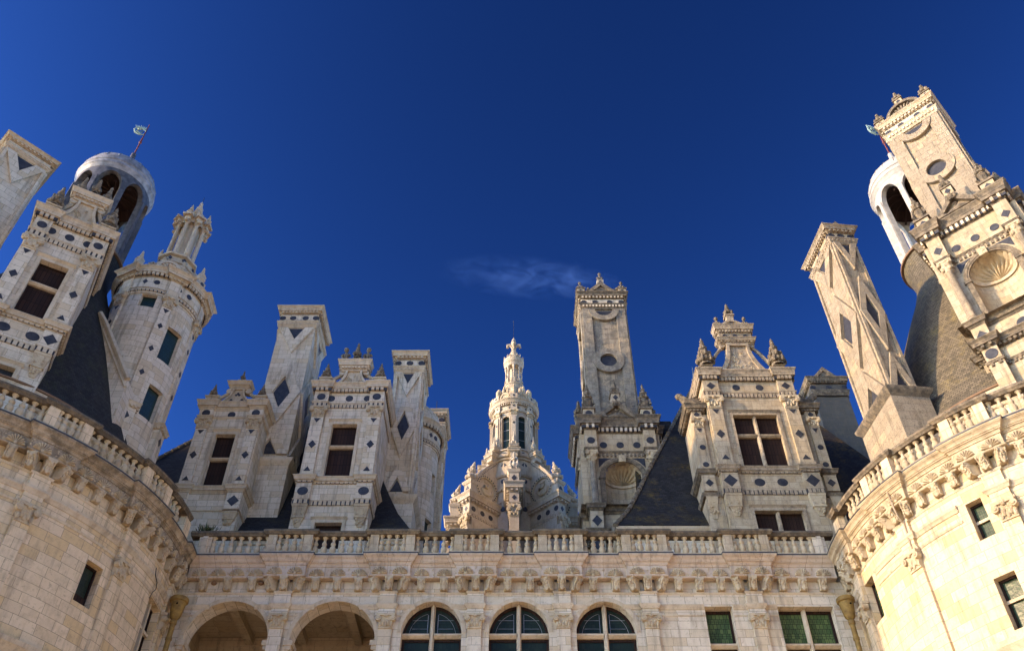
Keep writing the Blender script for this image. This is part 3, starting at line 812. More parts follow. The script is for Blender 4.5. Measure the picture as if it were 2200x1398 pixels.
    for a, b in zip(ps[:-1], ps[1:]):
        for k in range(3):
            an = a + 5.0 + (b - a - 10) * (k + .5) / 3
            if lim[0] < an < lim[1]: copyof(CB, th.root, Oz @ Matrix.Translation((*pol(an, RW), 18.0)) @ Matrix.Rotation(R_(an), 4, 'Z'))
    # balustrade
    bt = T('balustrade', blabel, 'balustrade', (sg * TX, TY, ZT), group='roof terrace balustrades')
    RB = RW + .25
    L0, L1 = (-10, 84.5) if sg < 0 else (-84.5, 10)
    def bpath():
        pts = [p for p in ring_path(19, RB, pil, 4.6, .16)]
        return [p for p in pts if (L0 if sg < 0 else -91) <= math.degrees(math.atan2(p[0], -p[1])) <= (91 if sg < 0 else L1)]
    mb = MB(bt, mats[3]); mb.sweep(bpath(), RAIL); mb.done('rail')
    mb = MB(bt, 'trim_stone'); mb.sweep(bpath(), PLIN); mb.done('plinth')
    ZO = Vector((0, 0, ZT + .1)) - bt.org
    mb = MB(bt, mats[0]); mb.M = Matrix.Rotation(R_(-sg * 89.3), 4, 'Z'); mb.box(-.3, .3, -RB - .14, -RB + .12, ZT + .1, 19.82); mb.done('pier')
    for p in pil:
        for q in (-1, 1):
            an = p + q * 3.6
            if L0 < an < L1:
                mb = MB(bt, mats[0]); mb.M = Matrix.Rotation(R_(an), 4, 'Z')
                mb.box(-.185, .185, -RB - .16 - .13, -RB + .1, ZT + .1, 19.82); mb.done('pier')
            for o in (.85, 2.2):
                an = p + q * o
                if L0 < an < L1: add_baluster(bt.root, ZO + Vector((*pol(an, RB + .16), 0)))
    for a, b in zip(ps[:-1], ps[1:]):
        a, b = a + 5.2, b - 5.2; n = max(2, round((b - a) / 2.0))
        for k in range(n + 1):
            an = a + (b - a) * k / n
            if L0 + .5 < an < L1 - .5: add_baluster(bt.root, ZO + Vector((*pol(an, RB), 0)))
    return th
LP = [49.2 + 23.8 * k for k in range(-6, 4)]
RP = [-47.5 - 22.0 * k for k in range(-6, 4)]
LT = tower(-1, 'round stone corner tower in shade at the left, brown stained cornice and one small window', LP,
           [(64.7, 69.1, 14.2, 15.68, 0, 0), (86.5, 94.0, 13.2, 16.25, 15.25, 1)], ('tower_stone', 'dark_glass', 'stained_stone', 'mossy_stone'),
           'curved stone balustrade with dark mossy rail on the shaded left round tower')
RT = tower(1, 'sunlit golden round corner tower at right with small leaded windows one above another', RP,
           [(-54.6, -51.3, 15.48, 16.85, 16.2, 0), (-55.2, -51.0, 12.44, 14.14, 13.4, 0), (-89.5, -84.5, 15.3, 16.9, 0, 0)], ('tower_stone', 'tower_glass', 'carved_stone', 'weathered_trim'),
           'curved sunlit stone balustrade on top of the right round tower')
# conductor strap on the right tower
mb = MB(RT, 'aged_trim'); a = -68.0
pts = [(*pol(a, RW + .52), 20.1), (*pol(a, RW + .53), 18.95), (*pol(a, RW + .5), 18.7), (*pol(a, RW + .46), 18.05), (*pol(a, RW + .4), 17.6), (*pol(a - .3, RW + .17), 17.4), (*pol(a - .6, RW + .16), 16.5), (*pol(a - .8, RW + .06), 15.4), (*pol(a - 1.5, RW + .05), 5)]
mb.tube(pts, .035, 6); mb.done('conductor')

# ------------------------------------------------------------------ unseen wing, added left of frame to keep the low sun off the front
wg = T('shade_wing', 'unseen wing with slate roof, added left of the left tower to shade the front', 'castle wing', (-61, 20, -1.6), world=True)
mb = MB(wg, 'tower_stone'); mb.box(-66, -56, 13.0, 23, -1.6, 43); mb.done('wall')
mb = MB(wg, 'slate_roof'); mb.prism([(12.7, 43), (23, 43), (23, 51), (15.0, 51)], 'x', -66, -56); mb.done('roof')
mb = MB(wg, 'tower_stone'); mb.lathe([(4.2, -1.6), (4.2, 51)], 40, -60, 24.6); mb.done('shade_tower')  # added round tower, tall enough to shade the left dormers and chimneys
mb = MB(wg, 'slate_roof'); mb.lathe([(4.6, 51), (3.9, 53), (3.2, 56), (.05, 63)], 40, -60, 24.6); mb.done('tower_roof')
# ------------------------------------------------------------------ rain pipes
def rainpipe(x, y, label, lean):
    th = T('rain_pipe', label, 'rain pipe', (x, y, -1.6), group='rain pipes in the corners')
    mb = MB(th, 'ochre_paint'); mb.lathe([(.1, -1.5), (.1, 15.8), (.13, 15.83), (.13, 15.96), (.1, 15.98)], 12)
    for z in (4, 8, 12, 15.4): mb.lathe([(.101, z - .2), (.125, z - .2), (.125, z - .1), (.101, z - .1)], 12)
    mb.done('pipe')
    mb = MB(th, 'ochre_paint'); mb.lathe([(.09, 15.99), (.15, 16.05), (.2, 16.12), (.27, 16.55), (.29, 16.7), (.35, 16.73), (.36, 16.86), (.33, 16.9), (.02, 16.9)], 12)
    mb.ball((.05, -.285, 16.55), .04, (1, .5, 1), 8, 'void'); mb.done('hopper')
rainpipe(-12.96, 31.95, 'ochre painted rain pipe with hopper between the left tower and the open arch', 1)
rainpipe(13.0, 31.95, 'ochre painted rain pipe with hopper beside the right tower and the green leaded window', -1)
# loose cable and the tuft growing on the terrace corner
mb = MB(mat='iron'); a0 = 84
cb = [(84, 17.15), (84.6, 16.9), (86.2, 16.75), (86.6, 16.5), (85.6, 16.3), (84.9, 16.0)]
mb.tube([(-TX + pol(a, RW + .13)[0], TY + pol(a, RW + .13)[1], z) for a, z in cb], .018, 5)
o = mb.done('cable'); o['label'] = 'thin loose black cable on the left tower wall above the rain pipe'; o['category'] = 'cable'
mb = MB(mat='plant'); rr = random.Random(3)
for _ in range(120):
    p = Vector((-12.75 + rr.gauss(0, .2), 32.2 + rr.gauss(0, .15), 20.05)); d = Vector((rr.gauss(0, .4), rr.gauss(0, .4) - .2, rr.uniform(.3, 1))).normalized() * rr.uniform(.12, .32)
    s_ = d.cross(Vector((rr.random(), rr.random(), .2))).normalized() * .03
    mb.poly([p, p + d * .5 + s_, p + d, p + d * .5 - s_])
o = mb.done('wall_plant'); o['label'] = 'small green weed tuft growing on the balustrade corner beside the left tower'; o['category'] = 'plant'

# ------------------------------------------------------------------ roofs of the terrace pavilions
def pavilion(name, label, loc, eave, apex, smat, extra=None, finials=()):
    """eave = (x0, x1, y0, y1, z), apex ridge = (xa, xb, y, z); bell-cast hipped slate roof"""
    th = T(name, label, 'roof', loc, world=True, group='steep slate pavilion roofs')
    x0, x1, y0, y1, z = eave; xa, xb, ya, za = apex
    mb = MB(th, smat)
    lv = [(0, 0), (.05, .075), (.13, .17)]; lv = [(t, t * .78) for t in (0, .06, .12)] + [(.2, .175), (.3, .285), (1, 1)]
    rows = []
    for t, k in lv:
        zz = z + (za - z) * k
        rows.append([(x0 + (xa - x0) * t, y0 + (ya - y0) * t, zz), (x1 + (xb - x1) * t, y0 + (ya - y0) * t, zz), (x1 + (xb - x1) * t, y1 + (ya - y1) * t, zz), (x0 + (xa - x0) * t, y1 + (ya - y1) * t, zz)])
    for a, b in zip(rows[:-1], rows[1:]):
        for j in range(4):
            k = (j + 1) % 4; mb.poly([a[j], a[k], b[k], b[j]])
    if extra:
        ex0, ex1, ey, ez = extra
        yf = y0 + 3.4
        mb.poly([(ex0, yf, z), (ex1, yf, z), (ex1, ey, ez), (ex0, ey, ez)]); mb.poly([(ex0, yf, z), (ex0, ey, ez), (ex0, y1, z)])
        mb.poly([(ex0, y1, z), (ex1, y1, z), (ex1, ey, ez), (ex0, ey, ez)])
    mb.done('slates')
    mb = MB(th, 'weathered_trim')      # ridge and hip tiles
    for k in (0, 3):
        for i in range(len(rows) - 1):
            a, b = Vector(rows[i][k]), Vector(rows[i + 1][k]); n = max(1, int((b - a).length / .45))
            for q in range(n):
                p, r = a.lerp(b, q / n), a.lerp(b, (q + .9) / n); mb.tube([p, r], [.13, .1], 6)
    mb.done('hip_tiles')
    mb = MB(th, 'white_stone')
    ex = x0
    mb.box(ex + .45, x1 - .45, y0 + .45, y1 - .45, ZT - .3, z - .45)
    mb.done('wall')
    mb = MB(th, 'trim_stone')
    pth = [(ex + .4, y1 - .4), (ex + .4, y0 + .4), (x1 - .4, y0 + .4), (x1 - .4, y1 - .4)]
    mb.sweep(pth, [(-.1, z - .5), (.05, z - .5), (.08, z - .4), (.16, z - .34), (.18, z - .24), (.3, z - .16), (.36, z - .06), (.36, z - .01), (-.1, z - .01)])
    mb.done('eave_cornice')
    for fx, fy, fz, h in finials:
        mb = MB(th, 'lead'); mb.lathe([(.22, fz - .3), (.12, fz + .1), (.2, fz + .3), (.1, fz + .5), (.05, fz + h * .7), (.01, fz + h)], 8, fx, fy); mb.done('finial')
    return th
pavilion('pavilion_roof', 'steep dark slate roof behind the two left dormers and the chimney between them', (-13.5, 38, ZT), (-23.4, -4.7, 36, 52, 22.45), (-13.4, -11.8, 44, 39.0), 'slate_roof')
pavilion('pavilion_roof', 'steep dark slate roof with yellow lichen between the tall niche chimney and the right tower', (13.5, 38, ZT), (4.85, 21.5, 36, 52, 22.75), (12.1, 16.4, 44, 38.6), 'lichen_slate', (6.9, 9.5, 41.5, 33.4), ((12.1, 44, 38.6, 1.5),))

# ------------------------------------------------------------------ tower roofs with open lanterns
def tower_roof(sg, label, rmat, smat):
    th = T('tower_roof', label, 'tower roof', (sg * TX, TY, ZT), group='bell shaped tower roofs with open lanterns')
    mb = MB(th, 'white_stone'); mb.lathe([(6.55, ZT - .2), (6.55, 22.0)], 64); mb.done('drum_wall')
    mb = MB(th, 'trim_stone'); mb.lathe([(6.5, 21.85), (6.62, 21.9), (6.68, 22.0), (6.8, 22.06), (6.84, 22.16), (7.02, 22.24), (7.08, 22.36), (7.08, 22.42), (6.5, 22.42)], 72); mb.done('eave_cornice')
    mb = MB(th, 'rust'); mb.lathe([(7.0, 22.425), (7.14, 22.43), (7.16, 22.5), (7.0, 22.52)], 72); mb.done('gutter')
    mb = MB(th, rmat)
    mb.lathe([(7.12, 22.46), (6.75, 23.0), (6.35, 24.0), (5.8, 25.5), (5.0, 27.6), (4.2, 29.5), (3.3, 31.4), (2.5, 33), (2.1, 34), (2.0, 34.6), (2.1, 35.3), (2.2, 35.7), (2.2, 35.9)], 72); mb.done('slates', smooth=60)
    mb = MB(th, 'rust'); mb.lathe([(2.21, 35.88), (2.34, 35.9), (2.34, 36.02), (2.1, 36.05)], 40); mb.done('lead_ring')
    # lantern: eight piers, round arches, domed cap
    mb = MB(th, smat); nb = 8; R = 2.05; zb, zs, zt = 36.03, 40.6, 42.1
    for k in range(nb):
        A = k * 45 + 22.5; hw = 22.5 - 4.2
        n = 12
        P = [(A + hw * -math.cos(math.pi * i / n), zs + 1.0 * math.sin(math.pi * i / n)) for i in range(n + 1)]
        for r in (R, R - .3):
            mb.grid([[(*pol(a, r), z) for a, z in P], [(*pol(a, r), zt) for a, z in P]])
            mb.grid([[(*pol(A + hw + (9 - .6) * i / 3, r), zz) for i in range(4)] for zz in (zb, zs, zt)])
        mb.grid([[(*pol(a, r), z) for a, z in P] for r in (R + .0, R - .3)])
        for a in (A - hw, A + hw): mb.poly([(*pol(a, R), zb), (*pol(a, R), zs), (*pol(a, R - .3), zs), (*pol(a, R - .3), zb)])
        # raised pier strip
        M0 = mb.M; mb.M = Matrix.Rotation(R_(k * 45), 4, 'Z'); mb.box(-.13, .13, -R - .06, -R + .02, zb, zs + .4); mb.M = M0
    mb.lathe([(R - .3, zb + .002), (R + .06, zb + .002), (R + .06, zb + .25), (R - .3, zb + .25)], 40)
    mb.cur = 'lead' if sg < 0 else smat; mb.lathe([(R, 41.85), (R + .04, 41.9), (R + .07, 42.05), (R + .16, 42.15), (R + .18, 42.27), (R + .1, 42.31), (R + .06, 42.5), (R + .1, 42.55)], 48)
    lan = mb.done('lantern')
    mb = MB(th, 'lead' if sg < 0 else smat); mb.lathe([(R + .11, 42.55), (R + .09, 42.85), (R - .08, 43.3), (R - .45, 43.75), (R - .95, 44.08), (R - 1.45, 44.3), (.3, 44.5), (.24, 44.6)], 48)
    for k in range(20):
        a = k * 18; mb.tube([(*pol(a, r + .01), z) for r, z in ((R + .09, 42.85), (R - .08, 43.3), (R - .45, 43.75), (R - .95, 44.08), (R - 1.45, 44.3), (.35, 44.49))], .022, 5)
    mb.done('dome', lan)
    mb = MB(th, 'shutter_wood'); mb.lathe([(R - .31, 41.5), (1.3, 42.0), (.2, 42.2), (.001, 42.2)], 32)
    for k in range(12):
        a = k * 30; mb.tube([(*pol(a, R - .35), 41.2), (*pol(a, 1.1), 41.8), (*pol(a, .2), 42.0)], .06, 5)
    mb.done('ceiling', lan)
    mb = MB(th, smat); mb.lathe([(.26, 44.5), (.17, 44.9), (.14, 46.0), (.1, 46.05), (.05, 46.1)], 12); sp = mb.done('spire')
    mb = MB(th, 'red_iron'); mb.lathe([(.045, 46.0), (.045, 47.2), (.09, 47.25), (.09, 47.35), (.045, 47.4), (.06, 47.7), (.035, 47.75), (.03, 49.3)], 8); mb.done('rod', sp)
    mb = MB(th, 'verdigris'); q = -1 if sg > 0 else 1
    mb.M = Matrix.Rotation(R_(15), 4, 'Z')
    z = 48.45
    # cut-out metal vane: curled beast under a crown
    mb.tube([(0, 0, z + .1), (-.22 * 1, 0, z + .3), (-.5, 0, z + .18), (-.52, 0, z - .12), (-.28, 0, z - .2), (-.2, 0, z + .02)], [.05, .07, .08, .08, .07, .05], 6)
    mb.tube([(0, 0, z - .25), (-.3, 0, z - .35), (-.6, 0, z - .2), (-.72, 0, z + .1), (-.6, 0, z + .38)], [.04, .05, .06, .05, .03], 6)
    for k in range(7): mb.tube([(-.1 - .09 * k, 0, z + .38 - .03 * abs(k - 3)), (-.12 - .1 * k, 0, z + .6 - .02 * abs(k - 3))], [.045, .02], 5)
    mb.tube([(-.05, 0, z + .38), (-.7, 0, z + .36)], .045, 5)
    mb.done('vane', sp)
    return th
tower_roof(-1, 'dark bell shaped slate roof with open grey lantern and weather vane, on the left tower', 'dark_slate', 'old_shaded_lead')
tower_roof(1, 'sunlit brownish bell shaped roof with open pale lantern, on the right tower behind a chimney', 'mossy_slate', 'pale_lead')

# ------------------------------------------------------------------ dormers
def dormer(label, loc, rz, P, gr='stone dormers with tall gables', mats=('white_stone', 'trim_stone')):
    th = T('dormer', label, 'dormer', loc, rz, gr)
    ws, ts = mats
    px, pw, wx = P['px'], P['pw'], P['wx']; H = px + pw; D = P.get('D', 3.2); st = .16
    path = [(-H, D), (-H, -st), (-px + pw, -st), (-px + pw, 0), (px - pw, 0), (px - pw, -st), (H, -st), (H, D)]
    zb = P['b']; win = P['win']; lw = P['lw']; sill = P['sill']; ped = P['ped']; con = P['con']; cap = P['cap']; ar = P['arch']; fr = P['fr']; cor = P['cor']
    dent = P.get('dent', True)
    mb = MB(th, ws)
    o1 = [(-wx, wx, lw[0], lw[1])] if lw else []
    wall_open(mb, -H, H, zb, ped[0], 0, .38, o1)
    wall_open(mb, -H, H, ped[0], ar[0], 0, .38, [(-wx, wx, win[0], win[1])])
    for x in (-H, H): mb.poly([(x, 0, zb), (x, D, zb), (x, D, cor[0]), (x, 0, cor[0])])
    mb.box(-H + .02, H - .02, .45, D - .01, cor[0] - .4, cor[1] - .05)
    if not P.get('noroof'):
        mb.poly([(-H - .1, .5, cor[1] - .06), (-H - .1, D + 1, cor[1] - .06), (0, D + 1, cor[1] + 1.0), (0, .5, cor[1] + 1.0)], 'slate_roof')
        mb.poly([(H + .1, .5, cor[1] - .06), (H + .1, D + 1, cor[1] - .06), (0, D + 1, cor[1] + 1.0), (0, .5, cor[1] + 1.0)], 'slate_roof')
    mb.done('wall')
    # moulded window surround
    for z0, z1, full in (((lw[0], lw[1], 0),) if lw else ()) + ((win[0], win[1], 1),):
        mb = MB(th, ts)
        ou = [(-wx - .16, z0), (-wx - .16, z1 + .16), (wx + .16, z1 + .16), (wx + .16, z0)]; inn = [(-wx - .004, z0), (-wx - .004, z1 + .004), (wx + .004, z1 + .004), (wx + .004, z0)]
        mb.ring(ou, inn, -.045, .01, closed=False)
        mb.sweep([(-wx - .22, 0), (wx + .22, 0)], [(-.02, z1 + .162), (.05, z1 + .162), (.08, z1 + .22), (.14, z1 + .27), (-.02, z1 + .3)]); mb.done('window_surround')
    # window: dark boards, stone cross
    def lights(z0, z1, tr):
        mb = MB(th, 'shutter_wood'); mb.poly([(-wx, .3, z0), (wx, .3, z0), (wx, .3, z1), (-wx, .3, z1)])
        for k in (-1, 1): mb.box(k * wx - .035, k * wx + .035, .24, .32, z0, z1)
        mb.box(-wx, wx, .25, .31, z1 - .07, z1 - .003)
        wd = mb.done('window')
        mb = MB(th, ts)
        if tr: mb.prism([(.29, tr - .1), (.16, tr - .1), (.06, tr - .02), (.06, tr + .03), (.16, tr + .1), (.29, tr + .1)], 'x', -wx + .002, wx - .002)
        if P.get('mull'): mb.prism([(-.09, .29), (-.09, .16), (-.035, .04), (.035, .04), (.09, .16), (.09, .29)], 'z', z0, z1 - .003)
        if tr or P.get('mull'): mb.done('cross_bar', wd)
    if lw: lights(lw[0], lw[1], None if not P.get('mull') else lw[0] + .12)
    lights(win[0], win[1], P['tr'])
    # pedestal band with inlays
    mb = MB(th, ws); mb.sweep(path, [(.012, ped[0]), (.012, ped[1])], cap=False)
    for q in (-1, 1):
        if P.get('pdisc'): disc(mb, q * px, (ped[0] + ped[1]) / 2, pw * .72, -st, .9)
        else: dia(mb, q * px, (ped[0] + ped[1]) / 2, pw * .85, pw * .9, -st)
    nd = P.get('pd', ())
    for x in nd: disc(mb, x, (ped[0] + ped[1]) / 2, .26, 0, .85)
    mb.done('pedestal')
    mb = MB(th, ts)
    h = sill[1] - sill[0]
    mb.sweep(path, cyma(sill[0], sill[1], .02, .22, -.02))
    mb.done('sill')
    if dent:
        mb = MB(th, SL); mb.sweep(path, [(-.02, sill[0] + .03), (.045, sill[0] + .03), (.065, sill[0] + .3 * h), (-.02, sill[0] + .3 * h)])
        mb.sweep(path, [(-.02, con[1]), (.03, con[1]), (.03, ped[0] - .03), (-.02, ped[0] - .03)])
        mb.cur = ts; mb.dentils(path, .03, .06, sill[0] + .005, sill[0] + .33 * h, .2, .15); mb.dentils(path, .02, .05, con[1] - .01, ped[0] - .02, .2, .15); mb.done('dentil')
    mb = MB(th, ts); mb.sweep(path, [(-.02, ped[0] - .03), (.05, ped[0] - .03), (.07, ped[0] + .01), (0, ped[0] + .05)]); mb.done('band')
    for q in (-1, 1):
        # console under the pedestal
        mb = MB(th, 'carved_stone')
        h = con[1] - con[0]; z1 = con[1]
        mb.box(q * px - pw * 1.0, q * px + pw * 1.0, -st - .04, .02, z1 - .12 * h, z1)
        mb.taper(q * px - pw * .75, q * px + pw * .75, -st + .02, .02, z1 - .55 * h, q * px - pw, q * px + pw, -st - .02, .02, z1 - .12 * h)
        mb.box(q * px - pw * .82, q * px + pw * .82, -st + .0, .02, z1 - .62 * h, z1 - .55 * h)
        mb.taper(q * px - pw * .3, q * px + pw * .3, -.04, .02, z1 - h, q * px - pw * .7, q * px + pw * .7, -st + .04, .02, z1 - .62 * h)
        relief(mb, q * px, z1 - .33 * h, pw * .8, .17 * h, -st - .0, 5, n=6); leaves(mb, q * px - pw * .5, q * px + pw * .5, z1 - .9 * h, z1 - .66 * h, -st + .06, 9, .06)
        mb.done('console')
        # pilaster with slate inlays
        mb = MB(th, ws); a = pw * .86
        mb.box(q * px - a, q * px + a, -st + .02, .02, win[0] + .16, cap[0]); mb.box(q * px - pw, q * px + pw, -st - .03, .02, sill[1], win[0] + .16)
        zc = (win[0] + .2 + cap[0]) / 2; hh = (cap[0] - win[0] - .2) / 2
        y = -st + .02
        dia(mb, q * px, zc, a * .62, a * .8, y); tri(mb, q * px, cap[0] - .1, a * .55, -.4 * a - .14, y); tri(mb, q * px, win[0] + .34, a * .55, .4 * a + .14, y)
        po = mb.done('pilaster')
        mb = MB(th); capital(mb, q * px, -st + .02, cap[0], cap[1], pw * 1.72, .09); mb.done('capital', po)
    # entablature
    mb = MB(th, ws); mb.sweep(path, [(.012, cap[1]), (.012, cor[0])], cap=False)
    for q in (-1, 1): (dia if P.get('fdia') else disc)(mb, *((q * px, (fr[0] + fr[1]) / 2, pw * .62, pw * .62, -st) if P.get('fdia') else (q * px, (fr[0] + fr[1]) / 2, pw * .62, -st)))
    for x in P['fd']: disc(mb, x, (fr[0] + fr[1]) / 2, .2, 0)
    mb.done('frieze')
    mb = MB(th, ts)
    mb.sweep(path, [(-.02, ar[1] - .08), (.05, ar[1] - .08), (.09, ar[1]), (-.02, ar[1] + .02)])
    mb.sweep(path, cyma(cor[0], cor[1], .02, P.get('ov', .3)))
    mb.done('cornice')
    if dent:
        mb = MB(th, SL); hc = cor[1] - cor[0]
        mb.sweep(path, [(-.02, ar[0]), (.025, ar[0]), (.025, ar[1] - .083), (-.02, ar[1] - .083)])
        mb.sweep(path, [(-.02, cor[0] + .06 * hc), (.115, cor[0] + .06 * hc), (.125, cor[0] + .33 * hc), (-.02, cor[0] + .33 * hc)])
        mb.cur = ts; mb.dentils(path, .02, .05, ar[0] - .01, ar[1] - .09, .19, .14); mb.dentils(path, .07, .1, cor[0] + .03 * hc, cor[0] + .36 * hc, .19, .145); mb.done('dentil')
    # gable
    z0, z1, gb, gt = cor[1], P['gz'], P['gb'], P['gt']; h = z1 - z0
    side = [(gt + (gb - gt) * (1 - t / 8) ** 2.2, z0 + h * t / 8) for t in range(9)]
    pts = [(-x, z) for x, z in side] + [(x, z) for x, z in reversed(side)]
    mb = MB(th, ts); mb.prism(pts[::-1], 'y', .05, .45)
    ou = pts; inn = [(x * .74, z0 + .08 + (z - z0) * .86) for x, z in pts]; mb.ring(ou, inn, -.06, .06, closed=False)
    if P.get('trefoil'):
        for x, z in ((0, .62), (-.28, .2), (.28, .2)):
            for dx, dz in ((0, .1), (-.08, 0), (.08, 0)): mb.prism(circ(x + dx, z0 + z * h + dz, .07, 8), 'y', .035, .1, SL)
    else:
        relief(mb, 0, z0 + .42 * h, gt * .8, h * .34, .04, 11, 'carved_stone', 12); leaves(mb, -gb * .5, gb * .5, z0 + .08 * h, z0 + .25 * h, .04, 14, .05, 'carved_stone')
    gbl = mb.done('gable')
    uc, uh = P['uc'], P['uh']
    mb = MB(th, ts); up = [(-uh, .5), (-uh, -.02), (uh, -.02), (uh, .5)]
    mb.box(-uh + .001, uh - .001, -.018, .5, z1 - .05, uc[1] - .02); mb.sweep(up, cyma(uc[0], uc[1], .02, .24))
    if dent: mb.dentils(up, .05, .08, uc[0] + .03, uc[0] + .3 * (uc[1] - uc[0]), .17, .09)
    if P.get('uc2'):
        mb.sweep(up, cyma(P['uc2'][0], P['uc2'][1], .02, .2)); mb.dentils(up, .03, .07, P['uc2'][0] + .02, P['uc2'][0] + .12, .17, .09)
        for x in (-.62, 0, .62): disc(mb, x * uh, (P['uc2'][1] + uc[0]) / 2, .13, -.02)
    mb.done('gable_cornice', gbl)
    # little side pedestals with finials, scrolls leaning on the gable
    sf = P['sf']; sx_ = P.get('sx', px)
    for q in (-1, 1):
        mb = MB(th, ts); x = q * sx_
        mb.box(x - .27, x + .27, -.1, .44, z0 + .02, z0 + .4); mb.sweep([(x - .27, .44), (x - .27, -.1), (x + .27, -.1), (x + .27, .44)], [(-.02, z0 + .36), (.07, z0 + .4), (.08, z0 + .47), (-.3, z0 + .48)])
        tri(mb, x, z0 + .1, .14, .2, -.1)
        pinnacle_top(mb, x, .02, z0 + .46, (sf - z0 - .46) * 1.3, 1.05, 10, 'weathered_trim'); mb.done('finial')
        mb = MB(th, ts)
        xa, xb = q * (sx_ - .25), q * (gt + .12)
        arcp = [(xa + (xb - xa) * t / 6, .2, z0 + .5 + (z1 - .1 - z0 - .5) * (t / 6) ** (1.0)) for t in range(7)]
        if P.get('scroll'): arcp = [(p[0], p[1], p[2] + .22 * math.sin(math.pi * i / 6)) for i, p in enumerate(arcp)]
        mb.tube(arcp, [.1] * 7, 6); mb.prism(circ(q * (gt + .2), z1 - .1, .17, 12), 'y', .05, .35); mb.prism(circ(xa, z0 + .55, .14, 12), 'y', .06, .34); mb.done('scroll')
    # crowning group
    top = P['top']; zt = uc[1]
    if P.get('tymp'):
        mb = MB(th, ts); mb.prism(circ(0, zt, uh * .62, 16, 0, 180, .85), 'y', .05, .42); mb.box(-.2, .2, .06, .42, zt + uh * .4, zt + .95); mb.box(-.27, .27, 0, .48, zt + .95, zt + 1.05)
        mb.ring(circ(0, zt, uh * .66, 16, 0, 180, .85), circ(0, zt, uh * .5, 16, 0, 180, .85), -.02, .06, closed=False); disc(mb, 0, zt + .25, .14, .05); finial(mb, 0, .24, zt + 1.05, top - zt - 1.05, 1.2, 8, 'weathered_trim'); mb.done('crowning')
        for q in (-1, 1):
            mb = MB(th, 'weathered_trim'); mb.box(q * uh * .85 - .15, q * uh * .85 + .15, .0, .4, zt, zt + .12); putto(mb, q * uh * .85, .2, zt + .12, .85, None, q); mb.done('statue')
    else:
        mb = MB(th, ts); mb.box(-.2, .2, .05, .42, zt, zt + .32); mb.prism(circ(0, zt, .42, 14, 0, 180, .7), 'y', .08, .38); disc(mb, 0, zt + .18, .1, .05)
        finial(mb, 0, .1, zt + .32, (top - zt - .32) * 1.22, .92, 8, 'weathered_trim'); mb.done('finial')
        for q in (-1, 1):
            if P.get('putti'):
                mb = MB(th, 'weathered_trim'); mb.box(q * uh * .85 - .14, q * uh * .85 + .14, .0, .4, zt, zt + .08); putto(mb, q * uh * .85, .05, zt + .1, 1.0, None, q); mb.done('statue')
            elif not P.get('plain'):
                mb = MB(th, 'weathered_trim'); finial(mb, q * uh * .85, .1, zt, 1.0 * (top - zt), .85, 8); mb.done('finial')
    return th
def lev(s, k=1.0, up=1.0):
    return dict(b=ZT - .2, lw=(22.0 if s < 25.4 else s - 3.4, s - 2.6), con=(s - 2.75, s - 1.55), ped=(s - 1.3, s - .38), sill=(s - .36, s), win=(s + .0, s + 3.2),
                tr=s + 1.95, cap=(s + 3.45 * up, s + 4.2 * up), arch=(s + 4.28 * up, s + 4.6 * up), fr=(s + 4.65 * up, s + 5.35 * up), cor=(s + 5.4 * up, s + 6.02 * up))
P = lev(25.6); P.update(px=1.2, pw=.33, wx=.57, gz=33.1, gb=.92, gt=.42, uc=(33.15, 33.65), uh=.68, sf=33.25, top=34.9, fd=(-.78, 0, .78), pd=(-.55, .55), D=3.6)
dormer('large pale dormer at far left, on the left tower roof before its open lantern', (-19.7, 25.1, ZT - .2), 31, P)
P = lev(25.05); P.update(px=1.45, pw=.36, wx=.63, gz=32.05, gb=.95, gt=.44, uc=(32.1, 32.72), uh=.7, sf=32.35, top=34.0, fd=(-.95, 0, .95), pdisc=1, putti=1, win=(25.05, 28.35), tr=27.05, cap=(28.75, 29.4), arch=(29.42, 29.72), fr=(29.78, 30.36), cor=(30.42, 31.0), lw=(21.2, 22.55))
dormer('white shaded dormer topped by two little stone children, between two lozenge chimneys', (-8.52, 35.5, ZT - .2), 0, P)
P = lev(24.5); P.update(px=1.28, pw=.34, wx=.5, gz=30.75, gb=.95, gt=.3, uc=(30.8, 31.15), uh=.42, sf=30.9, top=32.0, fd=(0,), trefoil=1, plain=1, dent=False, win=(24.5, 27.7), tr=26.3, cap=(28.0, 28.6), arch=(28.62, 28.8), fr=(28.75, 29.2), cor=(29.2, 29.72), lw=None, con=(22.4, 23.1), ov=.26)
dormer('plain small dormer with trefoil cut gable and brown shutters beside the left tower', (-14.45, 35.5, ZT - .2), 0, P)
P = lev(25.65); P.update(px=1.98, pw=.4, wx=1.13, mull=1, gz=34.1, gb=1.35, gt=.62, uc=(34.85, 35.42), uc2=(34.1, 34.42), uh=.92, sf=34.0, top=37.5, fd=(-.62, .62), pd=(-.55, .55), fdia=1, tymp=1, scroll=1, sx=1.95,
    win=(25.75, 28.95), tr=27.75, lw=(21.6, 23.2), cap=(29.35, 30.1), arch=(30.14, 30.45), fr=(30.5, 31.15), cor=(31.2, 31.92), D=4)
dI = dormer('big ornate double dormer with stone cross window, right of the grey niche chimney', (12.5, 35.5, ZT - .2), 0, P, mats=('aged_stone', 'aged_trim'))
